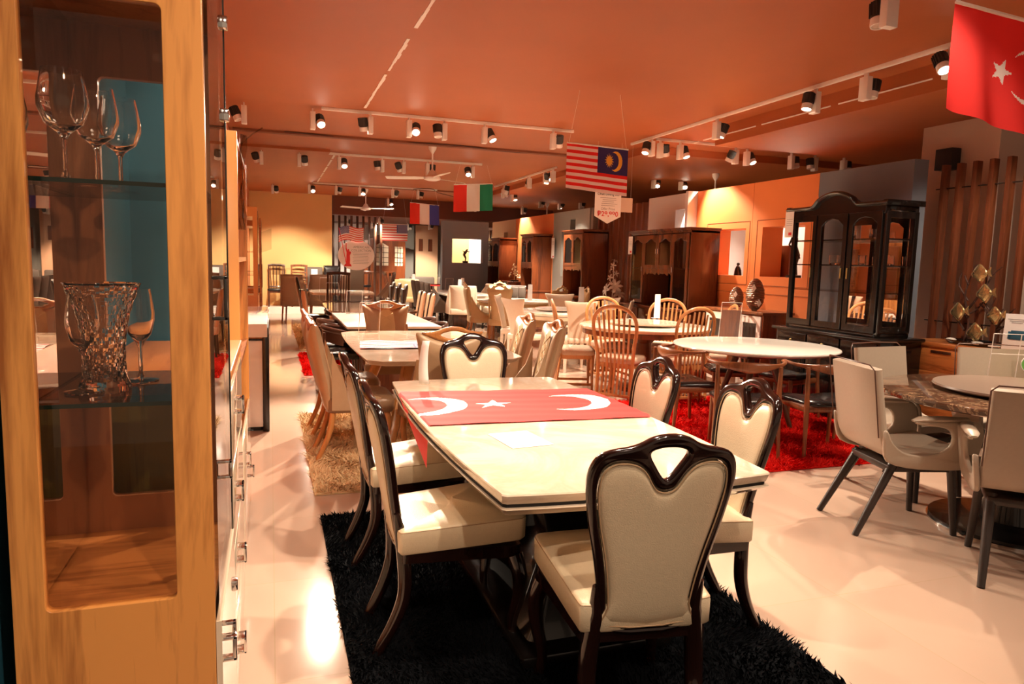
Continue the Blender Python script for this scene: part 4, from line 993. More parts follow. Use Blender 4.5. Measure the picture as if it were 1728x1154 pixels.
# ================= OVAL WOOD TABLE with hoop chairs
t=round_table('round_table','round wooden table with pinkish top behind the slatted chairs','dummy' and (4.15,7.34),.76,'marble_cream','mahogany','pedestal',.05)
t=thing('lazy_susan','pinkish round turntable on the round wooden table','turntable',(4.15,7.34,.76))
G().cyl((0,0,.01),.12,.02,24).obj('bearing','chrome_dark',t); G().lathe([(.001,.02),(.40,.02),(.41,.03),(.40,.045),(.001,.046)],seg=48).obj('plate','marble_cream',t)
series(make_hoop_chair,[
 (3.62,6.86,face(.72,.62),'wooden slat chair with bowed top, its back to us, nearest beside the marble table corner'),
 (3.40,7.62,face(.93,-.30),'wooden slat chair seen from the side, left of the nearest bowed one'),
 (4.12,8.12,face(0,-1),'wooden slat chair with bowed top on the far side of the round wooden table'),
 (4.22,6.66,face(-.1,1),'wooden slat chair with bowed top between the two round tables'),
 (4.78,6.98,face(-.9,.35),'wooden slat chair turned sideways in front of the brown console with the egg vases'),
 (4.70,7.9,face(-.7,-.6),'wooden bowed slat chair behind the round wooden table, before the dark hutch')],'wooden slat chairs around the round wooden table')
# ================= CREAM ROUND TABLE
t=round_table('round_table','cream round table with white flared chairs around it','x' and (4.05,9.65),.70,'marble_white','cream_lacquer','pedestal',.05)
t=thing('lazy_susan','white turntable with a dark rim on the cream round table','turntable',(4.05,9.65,.76)); G().cyl((0,0,.01),.12,.02,24).obj('bearing','chrome_dark',t)
G().lathe([(.001,.02),(.37,.02),(.38,.03),(.37,.04),(.001,.041)],seg=48).obj('plate','table_white',t)
series(make_flare_chair,[
 (3.93,8.88,face(.1,1),'cream flared-back chair nearest to us at the cream round table, back turned'),
 (3.40,9.28,face(.9,.4),'cream flared-back chair at the left of the cream round table, nearer one'),
 (3.52,10.1,face(.7,-.4),'cream flared-back chair at the left of the cream round table, farther one'),
 (4.38,10.42,face(-.3,-1),'bright cream flared-back chair facing us beyond the cream round table'),
 (4.68,9.80,face(-1,-.1),'cream flared-back chair at the right of the cream round table, behind the bowed wooden chairs'),
 (4.60,9.12,face(-.8,.5),'cream flared-back chair at the near right of the cream round table')],'cream flared-back chairs around the cream round table')
# ================= ROCOCO TABLE
t=round_table('round_table','round cream table with a dark-rimmed top among the carved gold chairs','x' and (4.30,12.45),.72,'marble_white','leather_gold','pedestal',.05)
series(make_rococo_chair,[
 (3.68,12.6,face(1,-.1),'carved gold chair seen side-on with high wings, left of the distant cream table'),
 (3.90,11.95,face(.5,.85),'carved gold chair with its rounded back to us, left of the white flared chairs'),
 (4.30,13.2,face(-.1,-1),'carved gold chair facing us with a peaked crest, far side of its table'),
 (4.62,11.62,face(-.5,.8),'carved gold chair with its wide carved crest above the white flared chairs'),
 (4.80,11.05,face(-1,.15),'carved gold chair seen from the side against the dark hutch')],'carved gold chairs around the distant round table')
# ================= LONG WHITE TABLE far with dark grey chairs
t=thing('dining_table','long white table with dark grey chairs on its left, before the grey partition','table',(3.95,15.45,0))
slab(t,'tabletop',rrect(1.0,2.1,.02,3),.725,.76,'table_white',.003)
for s in (-1,1): G().box((0,s*.7,.36),(.5,.1,.72),.01).obj('pedestal','walnut_dark',t)
series(lambda:make_parson('dining_chair','leather_grey','black_lacquer',h=.98,w=.48,recline=.16,wing=1),[
 (3.42,14.95,-PI/2,'dark grey wing chair left of the long white table, nearest of four'),(3.42,15.45,-PI/2,'dark grey wing chair left of the long white table, second of four'),
 (3.42,15.95,-PI/2,'dark grey wing chair left of the long white table, third of four'),(3.42,16.5,-PI/2,'dark grey wing chair left of the long white table, farthest of four')],'dark grey wing chairs by the long white table')
series(lambda:make_parson('dining_chair','leather_cream','chrome_dark',h=.95,w=.56,recline=.1,wing=1,curve=.8),[
 (3.78,14.35,-.15,'cream tub chair at the near end of the long white table, back turned'),
 (4.66,14.6,face(-.8,-.4),'cream tub chair right of the long white table behind the carved gold chairs'),
 (4.55,15.5,PI/2,'cream tub chair right of the long white table, half hidden')],'cream tub chairs at the long white table')
series(lambda:make_parson('dining_chair','leather_grey','chrome_dark',h=.98,w=.6,recline=.15,channels=4,curve=.8),[
 (4.62,13.7,face(-.5,-1),'dark grey ribbed low chair behind the carved gold chairs')],'ribbed chairs')
# far group
for x,y,lab,mt in ((3.6,19.2,'round-backed white armchair beyond the dark grey chairs','leather_cream'),(3.35,18.5,'beige rounded chair right of the thin slats in the distance','leather_gold')):
    series(lambda:make_parson('dining_chair',mt,'black_lacquer',h=.93,w=.55,curve=.8),[(x,y,PI,lab)],'far rounded chairs')
t=thing('dining_table','distant table with a red cloth beside the grey counter','table',(4.15,20.4,0)); slab(t,'tabletop',rrect(1.3,1.0,.02),.72,.75,'print_red'); G().box((0,0,.36),(.6,.5,.72),.01).obj('pedestal','walnut_dark',t)
for i,(x,y) in enumerate(((4.6,22.2),(5.5,22.2),(6.3,22.0))):
    t=thing('sofa','dark grey low sofa in the far room, %s of three from the left'%W1[i],'sofa',(x,y,0)); G().box((0,0,.22),(.8,.7,.34),.05).obj('seat','leather_grey',t); G().box((0,.3,.55),(.8,.18,.75),.05).obj('backrest','leather_grey',t)
def stool():
    t=thing('bar_stool','x','stool'); G().lathe([(.001,.72),(.17,.72),(.18,.75),(.17,.78),(.001,.785)]).obj('seat','leather_black',t)
    for s in (-1,1):
        G().tube([(s*.1,-.12,.73),(s*.17,-.19,0)],.013,8).obj('leg','walnut_dark',t); G().tube([(s*.1,.12,.73),(s*.17,.19,0)],.013,8).obj('leg','walnut_dark',t); G().tube([(s*.14,-.15,.78),(s*.16,-.22,1.12)],.013,8).obj('back_post','walnut_dark',t)
    G().tube([(-.16,-.22,1.1),(0,-.25,1.11),(.16,-.22,1.1)],[(.04,.012)]*3,8,up=(0,0,1)).obj('back_rail','walnut_dark',t); G().lathe([(.14,.28),(.155,.28),(.155,.3),(.14,.3)]).obj('foot_ring','chrome',t); return t
series(stool,[(2.85,17.3,-PI/2,'dark bar stool in the distance left of the dark grey chairs, nearer one'),(2.95,18.2,-PI/2,'dark bar stool in the distance left of the dark grey chairs, farther one'),(2.3,18.6,0,'dark bar stool behind the thin slats')],'dark bar stools')
t=thing('bar_table','tall bar table with thin red-brown top in the distance behind the thin slats','table',(3.0,21.4,0)); G().b(-.5,.5,-.3,.3,1.04,1.08,.004).obj('tabletop','mahogany',t)
for s in (-1,1): G().b(s*.4-.03,s*.4+.03,-.03,.03,0,1.04).obj('leg','walnut_dark',t)
# acrylic price stands and small white table cards
def acry():
    t=thing('sign_holder','x','sign holder'); G().box((0,0,.15),(.20,.004,.28),0,RX(.12)).obj('clear_panel','acrylic',t); G().box((0,.03,.004),(.20,.09,.006)).obj('foot','acrylic',t)
    g=G(); 
    for s in (-1,1): g.box((s*.1,0,.15),(.003,.006,.28),0,RX(.12))
    g.box((0,0,.29),(.2,.006,.003),0,RX(.12)); g.obj('bright_edge','white_paint',t); return t
series(acry,[((.86,.765),6.62,.25,'clear acrylic sign holder at the far left corner of the second table'),((.97,.765),8.9,.2,'clear acrylic sign holder standing on the white third table'),((.93,.765),11.7,.2,'clear acrylic sign holder at the end of the glass table'),
 ((1.02,.765),14.6,.2,'clear acrylic sign holder on the cream sixth table'),((3.85,.765),15.8,.3,'clear acrylic sign holder on the long white table')],'acrylic sign holders')
t=thing('sign_holder','tall clear acrylic sign holder leaning beside the black arched cabinet behind the white round table','sign holder',(4.30,5.93,.76),-.3)
G().box((0,0,.18),(.20,.004,.36),0,RX(.15)).obj('clear_panel','acrylic',t); G().box((0,-.004,.15),(.19,.002,.27),0,RX(.15)).obj('card','mahogany',t)
g=G()
for s in (-1,1): g.box((s*.1,0,.18),(.003,.006,.36),0,RX(.15))
g.box((0,0,.36),(.2,.006,.003),0,RX(.15)); g.obj('bright_edge','white_paint',t)
t=thing('sign_holder','large clear acrylic sign holder on the dark marble table at the right picture edge','sign holder',(4.50,3.2,.78),-.5)
G().box((0,0,.15),(.32,.004,.30),0,RX(.1)).obj('clear_panel','acrylic',t)
g=G()
for s in (-1,0,1): g.box((s*.16,0,.15),(.003,.006,.30),0,RX(.1))
for z in (.0,.17,.30): g.box((0,0,z+.003),(.32,.006,.003),0,RX(.1))
g.obj('bright_edge','white_paint',t)
def card():
    t=thing('table_card','x','card'); G().shape([[(-.05,0),(.05,0),(.045,.3),(-.04,.3)]],.003,0,XZ).obj('card','paper',t); G().box((0,.02,.003),(.1,.05,.004)).obj('foot','paper',t); return t
series(card,[((4.55,.806),7.75,.2,'white curled card standing on the turntable of the round wooden table'),((4.5,.76),12.2,.1,'white card standing on the distant cream table'),((3.9,.76),15.0,.2,'tall white card on the long white table, nearer one'),((4.25,.76),16.1,.2,'tall white card on the long white table, farther one'),
 ((3.9,.75),20.3,.3,'white card on the red-clothed distant table'),((4.6,.8),10.15,.0,'white card standing behind the bright cream flared chair')],'white table cards')
# ================= LEFT: glass display cabinet in the foreground
V0,V1=1.457,1.905; VL,VR=-.455,-.112
t=thing('display_cabinet','tall light teak display cabinet with glass sides in the left foreground','cabinet',(-.28,1.68,0))
OX,OY=-.28,1.68
YZs=Matrix(((1,0,0,-OX),(0,0,-1,-OY),(0,1,0,0),(0,0,0,1)))
def side_panel(y,x0,x1,z0,z1,nm,mat,th=.022):
    fr=[(VL,0),(VR,0),(VR,2.16),(VL,2.16)]; ho=rrect(x1-x0,z1-z0,.012,4,(x0+x1)/2,(z0+z1)/2)
    M=Matrix(((1,0,0,-OX),(0,0,-1,y-OY),(0,1,0,0),(0,0,0,1)))
    return G().shape([fr,ho],th,.0015,M).obj(nm,mat,t)
side_panel(V0+.011,-.402,-.18,.78,1.892,'side_frame','teak_light')
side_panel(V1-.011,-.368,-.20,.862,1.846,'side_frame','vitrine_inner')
G().box((-.291-OX,V0+.012-OY,1.336),(.224,.004,1.114)).obj('glass_pane','glass_smoke',t)
G().box((-.284-OX,V1-.012-OY,1.354),(.17,.004,.99)).obj('glass_pane','glass_clear',t)
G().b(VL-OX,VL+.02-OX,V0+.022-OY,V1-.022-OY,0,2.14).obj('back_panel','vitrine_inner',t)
G().b(-.424-OX,-.42-OX,V0+.03-OY,V1-.03-OY,.785,2.05).obj('mirror_back','mirror',t)
G().b(VL+.02-OX,VR-OX,V0+.022-OY,V1-.022-OY,.755,.775).obj('cabinet_floor','teak_light_x',t)
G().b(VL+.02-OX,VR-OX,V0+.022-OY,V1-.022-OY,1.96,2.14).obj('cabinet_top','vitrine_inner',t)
g=G().cyl((-.255-OX,1.64-OY,1.957),.03,.006,20); g.obj('top_lamp','lens_lit_low',t)
L=bpy.data.lights.new('cabinet_light','SPOT'); L.energy=5; L.color=LAMP_COL; L.spot_size=math.radians(120); L.spot_blend=.6; L.shadow_soft_size=.03; lo_=bpy.data.objects.new('cabinet_light',L); COL.objects.link(lo_); lo_.location=(-.255,1.64,1.945)
for z in (1.16,1.572):
    s_=G().b(-.418-OX,VR-.01-OX,V0+.026-OY,V1-.026-OY,z,z+.008).obj('glass_shelf','glass_tinted',t)
    G().b(-.418-OX,VR-.01-OX,V0+.0245-OY,V0+.026-OY,z,z+.008).obj('shelf_edge','glass_edge',s_)
dr=G().b(VR+.002-OX,VR+.008-OX,V0+.005-OY,V1+.07-OY,.50,2.14).obj('glass_door','glass_tinted',t)
G().b(VR-OX,VR+.010-OX,V1+.066-OY,V1+.071-OY,.50,2.14).obj('door_edge','chrome_dark',dr)
for z in (.56,1.78,2.0): G().b(VR-.01-OX,VR+.02-OX,V1+.03-OY,V1+.06-OY,z,z+.03,.004).obj('hinge','chrome',dr)
def loop_handle(parent,y,z,h=.055,w_=.02,mat='chrome',x=VR,ox=OX,oy=OY,out=.023):
    g=G(); P=[(x-ox,y-oy,z-h/2),(x+out-ox,y-oy,z-h/2),(x+out-ox,y-oy,z+h/2),(x-ox,y-oy,z+h/2)]
    for a,b_ in zip(P[:-1],P[1:]):
        A,B=Vector(a),Vector(b_); c=(A+B)/2; d=B-A; g.box(c,(abs(d.x)+.008,w_,abs(d.z)+.008),.002)
    return g.obj('handle',mat,parent)
loop_handle(dr,1.60,1.36,.085,.012,'chrome_dark')
loop_handle(dr,1.66,.975,.035,.012,'chrome')
G().b(VL-OX,VR+.001-OX,V0+.024-OY,V1-.024-OY,0,.5).obj('lower_door','cream_gloss_door',t)
lo=G().b(VR+.001-OX,VR+.012-OX,V0+.003-OY,V1+.07-OY,.0,.72).obj('glossy_front','cream_gloss_door',t)
loop_handle(lo,1.475,.655,.045,.02,x=VR+.012); loop_handle(lo,1.50,.80-.12,.03,.012,x=VR+.01)
# second cabinet: gloss front chest with glass door, drawers
t=thing('glass_front_chest','waist-high teak chest with cream drawers and chrome handles, behind the tall glass cabinet','cabinet',(-.3,2.6,0))
def bb(g,x0,x1,y0,y1,z0,z1,bev=0): return g.b(x0+.3,x1+.3,y0-2.6,y1-2.6,z0,z1,bev)
bb(G(),-.49,-.125,2.0,2.95,.04,1.09,.003).obj('body','teak_light_y',t)
bb(G(),-.49,-.125,1.985,2.0,.04,1.09,.002).obj('side_panel','olive_wood',t)
bb(G(),-.49,-.11,1.975,2.96,1.09,1.12,.003).obj('chest_top','teak_light_y',t)
for k,z in enumerate((.07,.32,.57,.82)):
    d=bb(G(),-.125,-.112,2.01,2.94,z,z+.235,.003).obj('drawer','cream_gloss_door',t)
    loop_handle(d,2.3+.12*(k%2),z+.15,.045,.05,x=-.112,ox=-.3,oy=2.6)
bb(G(),-.49,-.13,2.02,2.93,0,.05).obj('plinth','charcoal_wood',t)
# tall open shelf
t=thing('open_shelf','tall narrow teak shelf with an open side, plastic wrapped at its top corner, left aisle','shelf',(-.3,3.75,0))
for y in (3.22,4.36): G().b(-.17,.175,y-3.75-.012,y-3.75+.012,0,1.96,.002).obj('side_panel','teak_light',t)
for z in (.06,.5,.95,1.42,1.93): G().b(-.17,.17,-.51,.6,z,z+.022).obj('shelf_board','teak_light_y',t)
G().b(-.19,-.17,-.53,.62,0,1.95).obj('back_panel','teak_light_y',t)
G().b(.165,.178,-.53,.62,.06,.62,.002).obj('door','cream_gloss_door',t)
for y,z in ((-.35,.52),(.2,.3)):
    loop_handle(t,3.75+y,z,.05,.04,x=-.12,ox=-.3,oy=3.75)
t=thing('plastic_wrap','crumpled clear plastic film hanging from the top corner of the tall teak shelf','plastic',(-.115,3.3,1.72))
g=G(); rr=random.Random(5); g.loft([[Vector((.012*math.cos(a)+rr.uniform(-.012,.012)+.01*k/6,.03*math.sin(a)+rr.uniform(-.015,.015),z)) for a in [2*PI*i/8 for i in range(8)]] for k,z in enumerate((-.16,-.1,-.03,.05,.12,.19,.24))]); g.tube([(.0,0,.2),(.05,.02,.25),(.09,.03,.28)],.003,5); g.obj('wrap','glass_tinted',t,5)
# black and white counter
t=thing('counter_cabinet','white counter cabinet with black front edge and glossy white top in the aisle','cabinet',(-.3,7.15,0))
def cb(x0,x1,y0,y1,z0,z1,nm,mat,bev=.003): return G().b(x0+.3,x1+.3,y0-7.15,y1-7.15,z0,z1,bev).obj(nm,mat,t)
cb(-.49,-.07,6.12,8.2,.04,.76,'body','white_gloss'); cb(-.07,-.02,6.11,8.21,0,.87,'front_panel','black_lacquer')
cb(-.49,-.06,6.11,8.21,.76,.775,'dark_strip','black_lacquer'); cb(-.49,-.03,6.09,8.22,.79,.90,'countertop','white_gloss'); cb(-.49,-.07,6.13,8.2,.775,.79,'wood_strip','teak_light'); cb(-.48,-.08,6.16,8.15,0,.04,'plinth','black_lacquer')
# distant wooden vitrines on the left
def vit(y0,y1,x1,z1,label,mat='teak_light',dy=''):
    t=thing('display_cabinet',label,'cabinet',(-.3,(y0+y1)/2,0)); oy=(y0+y1)/2
    fr=[(-.19,0),(x1+.3,0),(x1+.3,z1),(-.19,z1)]; ho=[(-.15,.95),(x1+.3-.055,.95),(x1+.3-.055,z1-.12),(-.15,z1-.12)]
    for y in (y0,y1): G().shape([fr,ho],.025,0,Matrix(((1,0,0,0),(0,0,-1,y-oy),(0,1,0,0),(0,0,0,1)))).obj('side_frame',mat,t)
    G().b(-.19,-.17,y0-oy,y1-oy,0,z1).obj('back_panel',mat,t); G().b(-.17,x1+.3,y0-oy,y1-oy,0,.93).obj('base',mat,t); G().b(-.17,x1+.3,y0-oy,y1-oy,z1-.12,z1).obj('cabinet_top',mat,t)
    for z in (1.2,1.5): G().b(-.17,x1+.28,y0-oy+.02,y1-oy-.02,z,z+.008).obj('glass_shelf','glass_tinted',t)
    G().b(x1+.3,x1+.306,y0-oy,y1-oy,.95,z1-.05).obj('glass_door','glass_tinted',t)
    return t
vit(9.6,10.6,-.15,2.06,'teak display cabinet with glass front in the aisle beyond the black and white counter')
vit(11.6,12.6,-.13,2.02,'reddish wooden cabinet farthest along the left wall beside the yellow wall','teak_light_x')
t=thing('plastic_wrap','clear plastic sheet hanging from the farthest cabinet against the yellow wall','plastic',(-.127,11.8,1.82)); 
o_=G().loft([[Vector((.0+.05*j,.05*math.sin(j*2+k),-.16*k+.02*j)) for j in range(4)] for k in range(3)],cap=False,wrap=False).obj('wrap','glass_tinted',t,5)
# glassware: each glass of its own
def make_wineglass(s=1,slim=False):
    t=thing('wine_glass','x','glass'); r=.030 if slim else .043
    prof=[(.036,0),(.036,.003),(.008,.008),(.0042,.02),(.004,.075),(.010,.088),(r*.75,.105),(r,.135),(r*1.0,.15),(r*.86,.185),(r*.78,.203),(r*.74,.203),(r*.82,.185),(r*.95,.15),(r*.94,.137),(r*.7,.108),(.003,.092)]
    G().lathe([(a,b_) for a,b_ in prof],seg=40).obj('bowl','crystal',t,60); return t
series(make_wineglass,[((-.365,1.58),1.555,0,'x')] if False else [((-.364,1.581),1.565,0,'large empty wine glass on the upper shelf of the left cabinet, nearest to us'),((-.338,1.581),1.70,0,'empty wine glass on the upper shelf of the left cabinet, second from the front'),((-.312,1.581),1.80,0,'empty wine glass on the upper shelf of the left cabinet, rearmost')],'wine glasses on the upper glass shelf')
series(lambda:make_wineglass(1,True),[((-.355,1.169),1.60,0,'slim wine glass left of the cut crystal vase'),((-.272,1.169),1.72,0,'slim wine glass right of and behind the cut crystal vase')],'slim glasses beside the vase')
t=thing('crystal_vase','flared cut crystal vase on the lower glass shelf of the left cabinet','vase',(-.322,1.62,1.169))
def facet(p,k):
    a=k*2*PI/48; zz=p.z; s=1+.035*math.sin(a*0+k*PI/2+zz*260)*(1 if k%2 else -1); return Vector((p.x*s,p.y*s,p.z))
pr=[(.046,0),(.047,.012),(.040,.03),(.038,.06),(.038,.09),(.041,.12),(.046,.15),(.056,.185),(.066,.212),(.069,.219),(.064,.216),(.052,.185),(.041,.15),(.035,.12),(.032,.06),(.030,.02),(.002,.016)]
pp=[]
for (a,b_) in zip(pr[:-1],pr[1:]):
    n_=4 if abs(a[1]-b_[1])>.02 else 1
    for k in range(n_): pp.append((a[0]+(b_[0]-a[0])*k/n_,a[1]+(b_[1]-a[1])*k/n_))
pp.append(pr[-1])
G().lathe(pp,seg=48,fn=facet).obj('body','crystal',t,5)
for (y,x,lab) in ((1.66,-.21,'clear acrylic brochure holder on the lower glass shelf'),):
    pass
# ================= RIGHT: hutches
def Mx(x,yc): # shape X->-Y world (seen from the aisle left=+Y), Y->Z, thickness ->X
    return Matrix(((0,0,-1,x),(-1,0,0,yc),(0,1,0,0),(0,0,0,1)))
def arch_top(w_,z0,zs,rise,n=14):
    """panel outline with arched crest"""
    o=[(-w_/2,z0),(w_/2,z0),(w_/2,zs)]
    for k in range(n+1):
        u=1-2*k/n; x=u*w_*.26; o.append((x,zs+.02+rise*math.cos(u*PI/2)**.8 if abs(u)<.999 else zs+.01))
    o.append((-w_/2,zs)); return o
t=thing('arched_hutch','large black glass-door hutch with arched crest, before the blue-grey wall','cabinet',(5.3,5.5,0))
ox,oy=5.3,5.5
def hb(x0,x1,y0,y1,z0,z1,nm,mat='black_lacquer',bev=.004,par=None): return G().b(x0-ox,x1-ox,y0-oy,y1-oy,z0,z1,bev).obj(nm,mat,par or t)
hb(5.10,5.58,4.84,6.20,.06,.83,'base_body'); hb(5.06,5.58,4.80,6.24,.83,.862,'base_top','black_lacquer',.008); hb(5.12,5.58,4.86,6.18,0,.06,'plinth')
for i in range(3):
    ya=4.87+i*.44
    d=hb(5.085,5.10,ya,ya+.42,.66,.81,'drawer'); G().sph((5.078-ox,ya+.21-oy,.735),.014,10).obj('knob','brass',d)
    d=hb(5.085,5.10,ya,ya+.42,.09,.64,'door'); hb(5.08,5.086,ya+.05,ya+.37,.14,.59,'door_panel','black_lacquer',.005,d); G().sph((5.075-ox,ya+.06-oy,.5),.014,10).obj('knob','brass',d)
hx0,hx1,hy0,hy1=5.13,5.50,4.92,6.10
for x in (hx0+.02,hx1-.02):
    for y in (hy0+.02,hy1-.02): hb(x-.022,x+.022,y-.022,y+.022,.862,2.05,'post')
hb(hx0,hx1,hy0,hy1,.862,.90,'hutch_floor'); hb(hx0,hx1,hy0,hy1,2.0,2.05,'hutch_ceiling')
hb(hx1-.012,hx1-.006,hy0+.03,5.72,.9,2.0,'mirror_back','mirror',0); hb(hx1-.006,hx1,hy0+.03,5.72,.9,2.0,'back_panel')
for yy in (5.72,5.33): hb(hx1-.03,hx1,yy-.03,yy+.03,.9,2.0,'back_post')
G().shape([arch_top(hy1-hy0,1.97,2.05,.10)],.03,.003,Mx(hx0-ox+.0,(hy0+hy1)/2-oy)).obj('arched_fascia','black_lacquer',t)
# cornice following the arch
W_=hy1-hy0+.10; cor=[(-W_/2,2.06),(-.34,2.06),(-.27,2.075)]+[(-.27+.54*k/12,2.085+.10*math.sin(PI*k/12)**.8) for k in range(1,12)]+[(.27,2.075),(.34,2.06),(W_/2,2.06)]
P=[Vector((hx0-.025-ox,(hy0+hy1)/2-oy-x,z)) for x,z in smooth2(cor,3,False)]
G().tube(P,[(.022,.035)]*len(P),8,up=(0,0,1)).obj('cornice','black_lacquer',t,50)
hb(hx0-.05,hx1+.02,hy0-.05,hy0,2.035,2.085,'side_cornice'); hb(hx0-.05,hx1+.02,hy1,hy1+.05,2.035,2.085,'side_cornice')
hb(hx0,hx1+.02,hy0-.04,hy1+.04,2.05,2.075,'top_board')
for i,(ya,yb,ar) in enumerate(((5.74,6.08,0),(5.34,5.72,1),(4.94,5.32,1))):
    w2=yb-ya; o1=[(-w2/2,.90),(w2/2,.90),(w2/2,1.99),(-w2/2,1.99)]
    if ar: s_=1 if i==1 else -1; top=[(w2/2-.05,1.86),(w2/2-.05,1.90)]+[]; ho=[(-w2/2+.05,.96),(w2/2-.05,.96),(w2/2-.05,1.88+(.05 if s_<0 else 0)*0),(w2*.2,1.93),(0,1.945),(-w2*.2,1.93),(-w2/2+.05,1.88)]
    else: ho=[(-w2/2+.045,.96),(w2/2-.045,.96),(w2/2-.045,1.93),(-w2/2+.045,1.93)]
    d=G().shape([o1,ho],.022,.003,Mx(hx0-.012-ox,(ya+yb)/2-oy)).obj('door','black_lacquer',t)
    hb(hx0-.012,hx0-.009,ya+.04,yb-.04,.95,1.94,'glass_pane','glass_clear',0,d)
    G().tube([(hx0-.035-ox,ya+.03-oy if i<2 else yb-.03-oy,1.38),(hx0-.035-ox,ya+.03-oy if i<2 else yb-.03-oy,1.48)],.006,8).obj('handle','brass',d)
G().shape([[(-.185,.90),(.185,.90),(.185,1.99),(-.185,1.99)],[(-.14,.96),(.14,.96),(.14,1.93),(-.14,1.93)]],.022,.003,Matrix(((1,0,0,(hx0+hx1)/2-ox),(0,0,-1,hy0-oy),(0,1,0,0),(0,0,0,1)))).obj('side_frame','black_lacquer',t)
hb(hx0+.04,hx1-.04,hy0-.002,hy0+.001,.95,1.94,'side_glass','glass_clear',0)
for z in (1.25,1.5,1.74): hb(hx0+.01,hx1-.02,hy0+.03,hy1-.03,z,z+.012,'shelf','glass_tinted' if z<1.3 else 'black_lacquer',0)
def tumbler():
    t=thing('tumbler','x','glass'); G().lathe([(.001,0),(.034,0),(.038,.01),(.04,.09),(.037,.09),(.035,.015),(.001,.013)],seg=20).obj('cup','crystal',t,60); return t
tl=[]; nm=['first','second','third','fourth','fifth','sixth','seventh']
for k,(x,y,z,l) in enumerate([(5.25,5.42,1.752,'square-looking glass tumbler on the top shelf of the arched black hutch, left door'),(5.25,5.16,1.752,'glass tumbler on the arched hutch top shelf, right door, left of two'),(5.25,5.06,1.752,'glass tumbler on the arched hutch top shelf, right door, right of two'),(5.22,5.60,1.512,'glass tumbler on the arched hutch middle shelf, left door, left of two'),(5.22,5.50,1.512,'glass tumbler on the arched hutch middle shelf, left door, right of two'),(5.22,5.24,1.512,'glass tumbler on the middle shelf behind the right door of the arched hutch'),(5.3,5.0,1.512,'glass tumbler on the middle shelf by the side glass of the arched hutch')]): tl.append(((x,z),y,0,l))
series(tumbler,tl,'tumblers in the arched hutch')
def tag_(x,y,z,label,w_=.10,h_=.26):
    t=thing('price_tag',label,'tag',(x,y,z)); G().b(-.002,.002,-w_/2,w_/2,-h_,0).obj('card','paper',t); G().b(-.004,-.002,-w_*.35,0,-h_+.02,-h_+.05).obj('printed_logo','print_red',t)
    g=G()
    for k in range(4): g.b(-.004,-.002,-w_*.4,w_*.3,-.08-.02*k,-.076-.02*k)
    g.obj('small_print','print_grey',t); return t
tag_(5.05,6.06,2.04,'white price tag hanging at the left corner of the arched black hutch',.12,.26)
